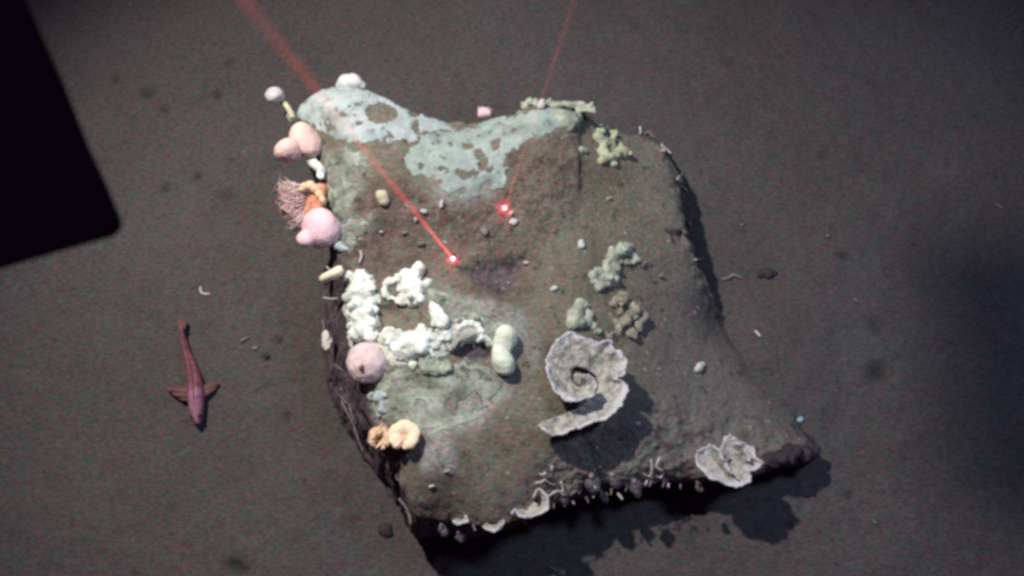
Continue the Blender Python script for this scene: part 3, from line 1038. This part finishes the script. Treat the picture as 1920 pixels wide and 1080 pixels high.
ba = thing("sea_anemone", "small blurry pink anemone peeking over the saddle of the boulder's upper rim", "anemone", at(908, 216, .16))
blob("column", [(905, 213, 9), (913, 212, 8), (909, 208, 7)], M["mauve"], parent=ba, z=.165, amp=.0012)
V, Fc = [], []
for k in range(30):
    a = R(random.uniform(20, 160))
    L = random.uniform(7, 14)
    P = [at(909 + (6 + L * s) * math.cos(a), 210 - (2 + L * s) * math.sin(a) * .8, .168 - .004 * s) for s in np.linspace(0, 1, 4)]
    v, f = tube_mesh(P, np.linspace(.0011, .0005, 4), 5)
    n0 = len(V)
    V += v
    Fc += [tuple(i + n0 for i in q) for q in f]
mesh_obj("tentacles", V, Fc, M["tentacle"], ba)

# peach cup anemone with a notch
ca = thing("sea_anemone", "peach coloured cup anemone with a notch in its lower rim, on the lower left edge", "anemone", at(757, 825, .165))
V = []
Fc = []
nu, nvv = 96, 22
c0 = at(757, 817, .178)
mp = m_per_px(c0)
for k in range(nu):
    a = 2 * math.pi * k / nu
    notch = math.exp(-(((a - R(262) + math.pi) % (2 * math.pi) - math.pi) / .20) ** 2)
    rr = 30 * mp * (1 - .22 * notch) * (1 + .03 * math.sin(5 * a) + .02 * math.sin(11 * a))
    for j in range(nvv):
        t = j / (nvv - 1)
        if t < .5:       # outside wall
            s = t / .5
            q = rr * (.55 + .45 * math.sin(s * math.pi / 2))
            z = -.022 + .030 * s
        else:            # over the rim and down into the shallow cup
            s = (t - .5) / .5
            q = rr * (1 - s) * (1.0) + .0003
            z = .008 + .004 * math.sin(s * math.pi * .9) - .008 * s ** 2 - .006 * notch * (1 - s)
        ox = 3 * mp * t
        V.append(c0 + np.array([q * math.cos(a) + ox, q * math.sin(a) * .98 - ox, z]))
for k in range(nu):
    for j in range(nvv - 1):
        a_, b_ = k * nvv + j, ((k + 1) % nu) * nvv + j
        Fc.append((a_, b_, b_ + 1, a_ + 1))
V = np.array(V)
V[:, 2] += .0012 * fbm(V, 90, 3, .6, 3)
mesh_obj("cup", V, Fc, M["peach"], ca)
blob("mouth", [(758, 824, 5), (760, 828, 4), (757, 819, 3)], M["amber"], parent=ca, z=.1835, amp=.0012, voxel=.0007, flat=.6)
# frilly amber cluster
fa = thing("frilly_anemone", "frilly amber cluster with short blunt tentacles left of the peach cup anemone", "anemone", at(715, 822, .16))
blob("base", [(714, 820, 17), (724, 826, 13), (706, 826, 12), (722, 812, 10)], M["amber"], parent=fa, z=.160, amp=.002)
V, Fc = [], []
for k in range(46):
    a = random.uniform(0, 2 * math.pi)
    r0 = random.uniform(2, 12)
    L = random.uniform(8, 16)
    x0, y0 = 715 + r0 * math.cos(a), 821 + r0 * math.sin(a)
    P = [at(x0 + L * s * math.cos(a + s * .5), y0 + L * s * math.sin(a + s * .5), .172 + .012 * math.sin(s * 2.2)) for s in np.linspace(0, 1, 6)]
    v, f = tube_mesh(P, np.linspace(.0022, .0012, 6), 6)
    n0 = len(V)
    V += v
    Fc += [tuple(i + n0 for i in q) for q in f]
mesh_obj("tentacles", V, Fc, M["amber"], fa)

# ---------------------------------------------------------------- fan sponges
g_ = thing("fan_sponge", "large grey curled fan sponge with pale rim and a long lower lobe", "sponge", hit(1085, 705))
ST = [(1092, 702, 1087, 716), (1107, 705, 1089, 719), (1118, 720, 1090, 723), (1115, 736, 1088, 726), (1096, 747, 1084, 725), (1073, 752, 1079, 721), (1050, 741, 1074, 713), (1031, 714, 1071, 705), (1023, 690, 1071, 697),
      (1032, 658, 1075, 691), (1046, 637, 1081, 688), (1066, 623, 1087, 688), (1089, 631, 1092, 690), (1108, 638, 1096, 692), (1124, 642, 1099, 693), (1146, 638, 1103, 695), (1150, 652, 1106, 697), (1164, 660, 1109, 699), (1174, 682, 1113, 702),
      (1174, 697, 1117, 706), (1158, 711, 1120, 711), (1176, 721, 1123, 717), (1173, 748, 1121, 728), (1156, 772, 1115, 739), (1130, 788, 1103, 751), (1095, 801, 1083, 765), (1060, 813, 1055, 777), (1032, 812, 1030, 786), (1013, 796, 1015, 790)]
sheet("blade", ST, [.036, .038, .038, .038, .036, .036, .034, .032, .030, .030, .030, .031, .031, .030, .030, .031, .030, .030, .030, .028, .026, .028, .028, .028, .028, .028, .028, .026, .024],
      [.030, .028, .024, .020, .016, .012, .010, .010, .010, .010, .010, .010, .010, .010, .010, .010, .010, .010, .010, .011, .012, .013, .013, .014, .014, .015, .017, .018, .019], M["fan"], parent=g_, per=9, nv_=18, curl=.2)
blob("stem", [(1085, 712, 16, .002), (1100, 716, 14, .000), (1112, 722, 12, .000)], M["fan"], parent=g_, lift=-.2)

h_ = thing("fan_sponge", "grey cup sponge with folded pale rim on the lower right edge of the boulder", "sponge", at(1368, 868, .09))
cx, cy = 1366, 864
OUT = [(1305, 858), (1306, 846), (1318, 837), (1336, 836), (1348, 842), (1358, 826), (1370, 814), (1382, 824), (1398, 832), (1414, 840), (1418, 854), (1432, 866), (1420, 878), (1406, 886), (1412, 896), (1396, 906), (1372, 909), (1350, 903), (1328, 892), (1312, 876), (1305, 858)]
sheet("cup", [(x, y, cx + (x - cx) * .10, cy + (y - cy) * .10) for x, y in OUT], [.027, .030, .026, .031, .027, .030, .025, .030, .027, .031, .027], [.019] * 3, M["fan"], parent=h_, per=8, nv_=16, zref=.080, curl=.9, ebase=.35)
sheet("inner_fold", [(1344, 842, 1338, 850), (1350, 850, 1340, 858), (1354, 862, 1344, 868), (1362, 872, 1350, 878), (1370, 884, 1358, 890), (1382, 893, 1372, 898)], [.036] * 2, [.020] * 2, M["fan"], parent=h_, zref=.080, nv_=8, ebase=.4)
sheet("outer_fold", [(1378, 830, 1374, 846), (1392, 838, 1384, 852), (1402, 850, 1392, 860), (1404, 864, 1394, 868)], [.032] * 2, [.018] * 2, M["fan"], parent=h_, zref=.080, nv_=8, ebase=.3)
blob("stem", [(1366, 864, 18), (1372, 874, 14)], M["fan"], parent=h_, z=.072)

k_ = thing("fan_sponge", "small upright pale fan sponge folded over the boulder's bottom edge", "sponge", at(1000, 955, .14))
sheet("blade", [(960, 966, 968, 956), (964, 953, 972, 955), (975, 966, 980, 955), (990, 972, 990, 956), (1006, 966, 1000, 953), (1022, 955, 1006, 948), (1029, 940, 1009, 942), (1022, 926, 1008, 936), (1011, 917, 1004, 934), (1003, 930, 1000, 940)],
      [.030] * 3, [.008] * 3, M["fan"], parent=k_, zref=.110, nv_=10, ebase=.9)
blob("stem", [(996, 956, 9), (1004, 950, 8)], M["fan"], parent=k_, z=.114)
for (lab, pts_, z_) in [("second small pale frill sponge left of the folded one, on the bottom edge", [(905, 986, 912, 980), (918, 993, 920, 984), (934, 992, 932, 983), (944, 982, 936, 978), (945, 972, 938, 974)], .120),
                        ("leftmost small pale frill sponge on the bottom edge", [(850, 976, 856, 970), (862, 981, 864, 974), (874, 976, 870, 970), (873, 966, 869, 966)], .124)]:
    kk = thing("frill_sponge", lab, "sponge", at(pts_[1][0], pts_[1][1], z_))
    sheet("blade", pts_, [.012] * 2, [.002] * 2, M["fan"], parent=kk, zref=z_, nv_=8, ebase=.9)

# ---------------------------------------------------------------- worm tubes and small growths
def wt(pts_, r, label, mat="tube", name="worm_tube", cat="worm tube", **kw):
    return worm(name, pts_, r, M[mat], label, cat, "worm tubes on the boulder", **kw)


wt([(1221, 862), (1222, 876), (1221, 888), (1216, 893), (1208, 889)], 1.9, "hook shaped white worm tube at the bottom edge, left one of the pair", lift=.008)
wt([(1237, 858), (1232, 868), (1231, 876), (1240, 881), (1244, 888), (1238, 895), (1231, 893)], 1.9, "S shaped white worm tube at the bottom edge, right one of the pair", lift=.008)
wt([(1052, 903), (1055, 915), (1055, 921), (1044, 921), (1032, 928), (1026, 934)], 2.2, "bent white worm tube touching the small folded fan sponge", lift=.012)
wt([(1055, 921), (1060, 932), (1063, 946)], 1.6, "grey worm tube dangling from the bent white one", mat="tube_dim", lift=.006)
wt([(1004, 905), (1014, 904), (1022, 900), (1030, 906), (1040, 909)], 1.7, "thin white wavy worm tube above the small folded fan sponge", lift=.008)
wt([(1024, 886), (1018, 890), (1012, 889)], 3.0, "short thick white worm tube above the wavy thin one", lift=.008)
wt([(1036, 874), (1034, 882)], 3.6, "stubby upright white worm tube highest in the bottom edge cluster", lift=.012)
wt([(1144, 888), (1150, 896), (1154, 903)], 2.2, "slanting bright tube at the dark notch of the bottom edge", lift=.006)
wt([(1186, 872), (1178, 882), (1170, 890)], 1.6, "thin grey tube slanting left of the hooked pair", mat="tube_dim", lift=.008)
wt([(1107, 906), (1113, 911), (1117, 914)], 2.4, "short bright tube in the middle of the bottom edge", lift=.008, z=.112)
wt([(1158, 925), (1164, 932), (1167, 936)], 2.6, "short bright tube hanging lowest in the middle of the bottom edge", z=.093)
wt([(1115, 880), (1116, 892), (1118, 900)], 1.5, "thin upright grey tube above the bottom edge", mat="tube_dim")
wt([(675, 470), (678, 480), (673, 492)], 2.6, "short upright pinkish worm tube above the white sponge column", mat="tube", lift=.006)
wt([(606, 558), (620, 560), (634, 559)], 1.5, "straight white thread across the dark left flank", z=.165)
wt([(612, 500), (618, 506), (622, 512)], 1.4, "fine white thread above the cream finger sponge", z=.185)
wt([(640, 752), (652, 775), (664, 800), (672, 825), (680, 845)], 1.5, "long grey thread down the lower left foot of the boulder", mat="tube_dim", z=.09)
wt([(636, 740), (646, 752), (655, 760), (660, 780), (668, 795)], 1.5, "grey wavy thread beside the long one on the lower left foot", mat="tube_dim", z=.11)
wt([(604, 600), (608, 612), (606, 622)], 1.4, "tiny grey thread above the grey flake sponge", mat="tube_dim", z=.12)
wt([(628, 684), (636, 690), (642, 694)], 2.0, "small white thread left of the round pale pink anemone", mat="tube_dim", z=.13)
wt([(745, 885), (744, 897), (756, 905)], 2.2, "grey curved tube on the left flank under the peach anemone", mat="tube_dim", z=.135)
wt([(748, 935), (760, 950), (768, 968), (770, 982)], 2.4, "grey tube running down the bottom left corner", mat="tube_dim", z=.12)
wt([(890, 730), (896, 738), (900, 750)], 1.7, "thin pale thread on the dusty slope below the ivory sponge", mat="tube_dim", lift=.004)
wt([(1200, 238), (1201, 246), (1200, 252)], 2.2, "small white upright tube on the upper right rim", mat="tube")
wt([(1210, 252), (1216, 247), (1222, 254), (1228, 258)], 2.4, "faint grey looped tube beside the upright one on the upper right rim", mat="tube_dim")
wt([(1241, 270), (1243, 281), (1247, 282), (1243, 272), (1250, 280), (1258, 288)], 2.3, "white forked tube at the upper right corner rim", mat="tube")
wt([(1280, 326), (1270, 336), (1273, 346), (1282, 352), (1288, 358)], 2.0, "curved pale tube where the right side cleft begins", mat="tube")
wt([(1280, 430), (1288, 440), (1294, 446)], 4.0, "bluish grey stub inside the right side cleft", mat="glassy")
wt([(1292, 416), (1295, 424)], 3.2, "small pale stub at the upper part of the right side cleft", mat="tube_dim")
wt([(1304, 487), (1312, 486), (1318, 484)], 2.0, "little white tube lying across the right side cleft", mat="tube")
wt([(1204, 500), (1208, 494), (1214, 492), (1219, 491)], 2.4, "faint pinkish bent tube right of the elongated green sponge", mat="tube_dim")

for (x, y, r, z_, lab) in [(1112, 905, 13, .104, "bluish glassy sea squirt left of the dark notch in the bottom edge"), (1152, 900, 10, .102, "bluish glassy sea squirt inside the dark notch"), (1192, 914, 12, .097, "bluish glassy sea squirt just right of the dark notch"),
                           (1310, 912, 8, .078, "lone bluish glassy sea squirt left of the folded cup sponge"), (830, 992, 8, .105, "dull pink grey sea squirt at the bottom left corner"), (862, 1006, 8, .08, "dull grey sea squirt lowest at the bottom left corner"),
                           (1058, 935, 8, .10, "dim grey sea squirt right of the small folded fan sponge"), (1130, 930, 8, .085, "dim sea squirt hanging below the middle of the bottom edge")]:
    q = thing("sea_squirt", lab, "sea squirt", at(x, y + r, z_ - .01), "sea squirts under the bottom edge")
    blob("body", [(x, y, r), (x + 3, y + r * .8, r * .85), (x - 2, y - r * .7, r * .6)], M["glassy"], parent=q, z=z_, amp=.0016)
    blob("siphon", [(x - 3, y - r * 1.1, r * .30), (x - 3, y - r * .9, r * .34)], M["tube_dim"], parent=q, z=z_ + .010, amp=.0005, voxel=.0007)

rf = random.Random(5)
for k in range(26):
    x = 885 + k * 15.5 + rf.uniform(-5, 5)
    yb = np.interp(x, [880, 985, 1075, 1190, 1290], [978, 966, 930, 900, 896]) + rf.uniform(-6, 12)
    zb = np.interp(x, [880, 1075, 1290], [.116, .106, .084]) - .004
    L = rf.uniform(5, 12)
    dx = rf.uniform(-5, 5)
    worm("fringe_tube", [(x, yb), (x + dx * .5, yb + L * .5), (x + dx, yb + L)], rf.uniform(1.2, 2.3), M["tube_dim"] if k % 3 else M["tube"],
         "short pale tube in the dangling fringe along the boulder's dark bottom edge", "worm tube", "tube fringe on the bottom edge", z=zb)

# chalky specks on the boulder
SPK = [(795, 396, 7, 6, "chalky white square shell chip beside the wide laser beam"), (828, 382, 4, 8, "slim white shell chip above and right of the square one"), (963, 416, 8, 6, "white shell chip a little below the right laser spot"),
       (958, 401, 4, 4, "tiny shell chip between the right laser spot and the larger chip"), (1090, 458, 7, 10, "oval white shell left of the elongated green sponge"), (1038, 542, 7, 4, "small white shell chip on the dusty slope right of the dark pit"),
       (986, 493, 6, 3, "thin white chip at the right rim of the dark pit"), (954, 532, 4, 3, "tiny white chip at the bottom of the dark pit"), (714, 436, 4, 3, "tiny white chip below the yellowish ball sponge"),
       (779, 412, 4, 4, "tiny white chip touching the left of the wide laser beam"), (810, 912, 6, 3, "small pale chip alone on the bottom left slope"), (1195, 796, 5, 5, "pale round speck right of the fan sponge's lower lobe"),
       (1142, 372, 4, 3, "lone pale chip on the upper right dusty slope"), (838, 884, 6, 3, "thin pale chip above the bottom left slope"), (760, 436, 6, 4, "faint grey chip left of the wide laser beam"), (1240, 518, 5, 3, "faint pale chip right of the bent pinkish tube"), (688, 513, 3, 3, "tiny bead right of the white sponge column top"),
       (908, 434, 8, 9, "faint grey flake left of the right laser spot"), (790, 458, 6, 3, "faint pinkish chip above the left laser spot")]
for (x, y, a_, b_, lab) in SPK:
    c = pt(x, y, .002)
    s = m_per_px(c)
    V = ICO3_V * np.array([a_ * s, b_ * s, .0035]) + c
    V = V + .0018 * fbm(V, 130, 2, .6, x * .1)[:, None] * np.array([1, 1, .5])
    dim = "faint" in lab
    o = mesh_obj("shell_chip", V, ICO3_F, M["tube_dim"] if dim else M["shell"])
    tag(recentre(o), lab, "shell", "shell chips on the boulder")
q = thing("lumpy_sponge", "small pale lavender sponge with a dark pore on the lower right slope", "sponge", hit(1312, 690))
blob("body", [(1312, 688, 7), (1308, 693, 6), (1317, 684, 5)], M["shell"], parent=q, lift=.8, amp=.001, voxel=.0009)
blob("pore", [(1311, 690, 2.0)], M["mouth"], parent=q, lift=.8, z=None, amp=.0003, voxel=.0005)

# ---------------------------------------------------------------- things on the open seabed
FL = [([(376, 538), (377, 548), (384, 551), (394, 551)], 2.0, "bent white worm casing on the mud left of the boulder", "tube"), ([(1416, 620), (1421, 626), (1426, 631)], 2.6, "short white stick on the mud right of the boulder", "tube"),
      ([(450, 641), (458, 636), (468, 631)], 2.4, "faint grey casing on the mud between the fish and the boulder", "tube_dim"), ([(1866, 382), (1872, 386), (1880, 390)], 2.2, "small white stick near the right edge of the seabed", "tube_dim"),
      ([(1388, 420), (1394, 423)], 2.2, "small pale curl on the mud right of the cleft", "tube_dim"), ([(1600, 560), (1608, 566)], 2.2, "pale sliver on the mud far right of the boulder", "tube_dim"),
      ([(1636, 976), (1644, 982)], 2.2, "pale sliver on the mud at the lower right", "tube_dim"), ([(1354, 524), (1366, 521), (1376, 516), (1390, 522)], 3.2, "pale branching crumb on the mud just right of the cleft", "tube_dim"),
      ([(1028, 1062), (1038, 1067), (1046, 1072)], 2.2, "pale sliver in the mud below the boulder's shadow", "tube_dim")]
for (pp, r, lab, mt) in FL:
    P = [at(x, y, hit(x, y, True)[2] + .0025) for x, y in pp]
    S = spline(P, 14)
    V, Fc = tube_mesh(S, np.interp(np.linspace(0, 1, 14), [0, .15, .8, 1], [.6, 1, .9, .4]) * r * m_per_px(P[0]), 8)
    tag(recentre(mesh_obj("worm_casing", V, Fc, M[mt])), lab, "worm casing", "casings and slivers on the mud")
for (x, y, r, lab, mt) in [(1500, 788, 5, "pale blue shell fleck at the right foot of the boulder", "shell_blue"), (1552, 443, 3.5, "pinkish shell fleck on the open mud at right", "tube_dim"), (477, 653, 4, "faint grey fleck near the casing left of the boulder", "tube_dim")]:
    c = at(x, y, hit(x, y, True)[2] + .001)
    s = r * m_per_px(c)
    V = ICO3_V * np.array([s * 1.3, s, .003]) + c
    V = V + .0015 * fbm(V, 150, 2, .6, x)[:, None]
    tag(recentre(mesh_obj("shell_fleck", V, ICO3_F, M[mt])), lab, "shell")
for (sp, lab) in [([(722, 995, 11), (730, 998, 8)], "small dark stone half buried off the boulder's bottom left corner"), ([(1428, 515, 7), (1440, 517, 8), (1450, 513, 5)], "dark crumbly debris on the mud right of the cleft"),
                  ([(1372, 935, 0.1), (1590, 930, 6)], "tiny dark pebble on the mud at the lower right"), ([(500, 676, 5), (503, 668, 4)], "lower dark crumb on the mud left of the boulder"), ([(520, 643, 5), (526, 636, 4)], "upper dark crumb on the mud left of the boulder")]:
    blob("dark_stone", [s for s in sp if s[2] > 1], M["stone"], lab, "stone", amp=.002, lift=-.1)
# rubble at the lower right tip
for (x, y, r, lab) in [(1448, 862, 12, "dark knobbly stone next to the folded cup sponge"), (1478, 852, 12, "dark knobbly stone in the middle of the lower right tip"), (1512, 850, 13, "dark knobbly stone at the end of the lower right tip")]:
    blob("rubble_stone", [(x, y, r), (x + 12, y - 5, r * .7), (x - 8, y + 6, r * .7), (x + 4, y + 9, r * .5)], M["stone"], lab, "stone", "rubble at the boulder's lower right tip", amp=.004, freq=70, lift=-.25)

# ---------------------------------------------------------------- fish
gz = float(hit(365, 720, True)[2])
fish = thing("fish", "slender red fish resting on the mud left of the boulder, head down and fins spread", "fish", at(366, 720, gz))
spine = [(341, 612), (343, 632), (349, 655), (357, 680), (364, 705), (367, 725), (368, 745), (369, 765), (370, 782), (372, 796)]
hw = [4.0, 5.0, 7.0, 9.5, 13.0, 15.5, 15.5, 14.0, 11.0, 4.0]
hh = [.008, .007, .009, .012, .016, .018, .018, .016, .013, .006]
mpf = m_per_px(at(366, 720, gz))
SPN = spline([list(at(x, y, gz + .014)) for x, y in spine], 60)
HW = np.interp(np.linspace(0, 9, 60), range(10), hw) * mpf
HH = np.interp(np.linspace(0, 9, 60), range(10), hh)
Tn = np.gradient(SPN, axis=0)
Tn /= np.linalg.norm(Tn, axis=1)[:, None]
V, Fc, E = [], [], []
ns = 24
for k in range(60):
    side = np.cross(Tn[k], [0, 0, 1.0])
    side /= np.linalg.norm(side)
    for j in range(ns):
        a = 2 * math.pi * j / ns
        ca_, sa_ = math.cos(a), math.sin(a)
        rz = HH[k] * (sa_ if sa_ > 0 else sa_ * .75)
        V.append(SPN[k] + side * HW[k] * math.copysign(abs(ca_) ** .9, ca_) + np.array([0, 0, rz]))
        head = sstep(30, 40, np.array(float(k))) * 1.0
        E.append(float(head) * .55 * (0.5 + 0.5 * max(0, sa_)))
for k in range(59):
    for j in range(ns):
        a_, b_ = k * ns + j, k * ns + (j + 1) % ns
        Fc.append((a_, b_, b_ + ns, a_ + ns))
Fc.append(tuple(range(ns))[::-1])
Fc.append(tuple(59 * ns + j for j in range(ns)))
V = np.array(V)
V[:, 2] += .0008 * fbm(V, 120, 2, .6, 1)
E = np.clip(np.array(E) + .25 * fbm(V, 70, 2, .6, 44), 0, 1)
mesh_obj("body", V, Fc, M["fish"], fish, attrs={"edge": E})


def fin(name, root_a, root_b, tips, z0, z1, thick=.0007):
    ra_, rb_ = at(*root_a, z0), at(*root_b, z0)
    T_ = [at(x, y, z1) for x, y in tips]
    n = len(T_)
    V, Fc = [], []
    for up in (1, -1):
        for k in range(n):
            t = k / (n - 1)
            a = ra_ * (1 - t) + rb_ * t
            for s in np.linspace(0, 1, 5):
                V.append(a * (1 - s) + T_[k] * s + np.array([0, 0, up * thick * (1.3 - s) + .0012 * (-1) ** k * s]))
    m = n * 5
    for k in range(n - 1):
        for j in range(4):
            a = k * 5 + j
            Fc.append((a, a + 1, a + 6, a + 5))
            Fc.append((a + 5 + m, a + 6 + m, a + 1 + m, a + m))
        a = k * 5 + 4
        Fc.append((a, a + m, a + 5 + m, a + 5))
    for j in range(4):
        Fc.append((j, j + m, j + 1 + m, j + 1))
        a = (n - 1) * 5 + j
        Fc.append((a + 1, a + 1 + m, a + m, a))
    return mesh_obj(name, V, Fc, M["fin"], fish, smooth=False)


fin("pectoral_fin", (356, 726), (358, 752), [(316, 722), (311, 727), (314, 732), (320, 736), (326, 741), (334, 746), (343, 752)], gz + .014, gz + .008)
fin("pectoral_fin", (378, 724), (380, 744), [(405, 713), (410, 715), (408, 721), (405, 727), (400, 733), (392, 741)], gz + .014, gz + .010)
fin("tail_fin", (340, 618), (347, 617), [(331, 604), (335, 598), (341, 601), (346, 596), (351, 600)], gz + .016, gz + .014)
V, Fc = [], []
for k in range(14):
    i0 = 8 + k * 3
    b0 = SPN[i0] + np.array([0, 0, HH[i0] * .8])
    L_ = .010 * (1 - abs(k - 8) / 14)
    v, f = tube_mesh([b0, b0 + np.array([0, .002, L_ * .5]), b0 + np.array([0, .005, L_])], [.0011, .0008, .0002], 5)
    n0 = len(V)
    V += v
    Fc += [tuple(i + n0 for i in q) for q in f]
    if k < 13:
        i1 = i0 + 3
        b1 = SPN[i1] + np.array([0, 0, HH[i1] * .8])
        n0 = len(V)
        for p in (b0, b1, b1 + np.array([0, .003, L_ * .7]), b0 + np.array([0, .004, L_ * .8])):
            V.append(p + np.array([.0003, 0, 0]))
            V.append(p - np.array([.0003, 0, 0]))
        for a_, b_, c_, d_ in ((0, 2, 4, 6), (7, 5, 3, 1), (4, 5, 7, 6)):
            Fc.append(tuple(n0 + i for i in (a_, b_, c_, d_)))
mesh_obj("dorsal_fin", V, Fc, M["fin"], fish)
for sx in (-1, 1):
    c = SPN[53] + np.array([sx * HW[53] * .62, 0, HH[53] * .72])
    mesh_obj("eye", ICO_V * .0030 + c, ICO_F, M["eye"], fish)

# ---------------------------------------------------------------- laser beams
def laser(name, px_, py_, r0, r1, dens, label, length=1.40):
    P = hit(px_, py_)
    d = ray(895, 542)
    A = P - d * length
    root = thing(name, label, "laser beam", P, "pair of red sizing lasers")
    V, Fc = tube_mesh([A + (P - A) * t for t in np.linspace(0, 1, 12)], np.linspace(r0, r1, 12), 24)
    m = bpy.data.materials.new("laser_glow")
    m.use_nodes = True
    nt = m.node_tree
    nt.nodes.remove(nt.nodes["Principled BSDF"])
    e = nt.nodes.new("ShaderNodeEmission")
    e.inputs[0].default_value = (1.0, 0.075, 0.075, 1)
    n = noise_node(nt, 90, 3, .7)
    mr = nt.nodes.new("ShaderNodeMapRange")
    mr.inputs[1].default_value = .3
    mr.inputs[2].default_value = .7
    mr.inputs[3].default_value = dens * .55
    mr.inputs[4].default_value = dens * 1.45
    nt.links.new(n.outputs["Fac"], mr.inputs[0])
    nt.links.new(mr.outputs[0], e.inputs[1])
    nt.links.new(e.outputs[0], nt.nodes["Material Output"].inputs["Volume"])
    mesh_obj("beam", V, Fc, m, root)
    m2 = bpy.data.materials.new("laser_hot_spot")
    m2.use_nodes = True
    b = m2.node_tree.nodes["Principled BSDF"]
    b.inputs["Base Color"].default_value = (1, .3, .35, 1)
    b.inputs["Emission Color"].default_value = (1.0, .45, .60, 1)
    b.inputs["Emission Strength"].default_value = 4.0
    q = P - d * .001
    mesh_obj("hot_spot", ICO3_V * np.array([.0030, .0030, .0014]) + q, ICO3_F, m2, root)
    l = bpy.data.lights.new("laser_scatter", 'POINT')
    l.energy = .016
    l.color = (1, .02, .08)
    l.shadow_soft_size = .002
    o = bpy.data.objects.new("laser_scatter", l)
    link(o, root)
    o.location = Vector((-d * .006).tolist())


laser("laser_beam", 849, 485, .0010, .0020, 12, "broad bright red laser beam slanting from the upper left to a glowing spot on the boulder")
laser("laser_beam", 946, 390, .0009, .0013, 8, "thin faint red laser beam coming down from the top centre to the right glowing spot")

# ---------------------------------------------------------------- dark panel added in place of the shadow, upper left
def shadow_panel():
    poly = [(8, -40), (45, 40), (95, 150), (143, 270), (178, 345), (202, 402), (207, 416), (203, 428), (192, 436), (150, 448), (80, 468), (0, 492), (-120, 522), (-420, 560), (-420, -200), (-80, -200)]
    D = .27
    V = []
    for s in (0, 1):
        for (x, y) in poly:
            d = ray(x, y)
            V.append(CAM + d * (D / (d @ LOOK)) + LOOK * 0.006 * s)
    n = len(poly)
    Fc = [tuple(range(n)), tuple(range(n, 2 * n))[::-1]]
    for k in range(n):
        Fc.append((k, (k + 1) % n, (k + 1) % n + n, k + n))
    o = mesh_obj("shadow_panel", V, Fc, M["panel"], smooth=False)
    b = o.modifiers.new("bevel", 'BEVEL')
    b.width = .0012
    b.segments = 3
    tag(o, "flat black panel added in place of the shadow at the upper left corner", "vehicle panel")


shadow_panel()


# unseen plate added above the frame to keep the floodlight off the right-hand mud
def shadow_plate():
    x0, x1, y0, y1, z = -.362, .42, .312, .452, 1.30
    bm = bmesh.new()
    bmesh.ops.create_cube(bm, size=1)
    for v in bm.verts:
        v.co = Vector((v.co.x * (x1 - x0), v.co.y * (y1 - y0), v.co.z * .012))
    bmesh.ops.bevel(bm, geom=bm.edges[:], offset=.004, segments=2, affect='EDGES')
    me = bpy.data.meshes.new("shadow_plate")
    bm.to_mesh(me)
    bm.free()
    me.materials.append(M["panel"])
    o = link(bpy.data.objects.new("shadow_plate", me))
    o.location = ((x0 + x1) / 2, (y0 + y1) / 2, z)
    tag(o, "unseen dark plate added overhead to cast the soft shadow at right", "vehicle panel")


shadow_plate()
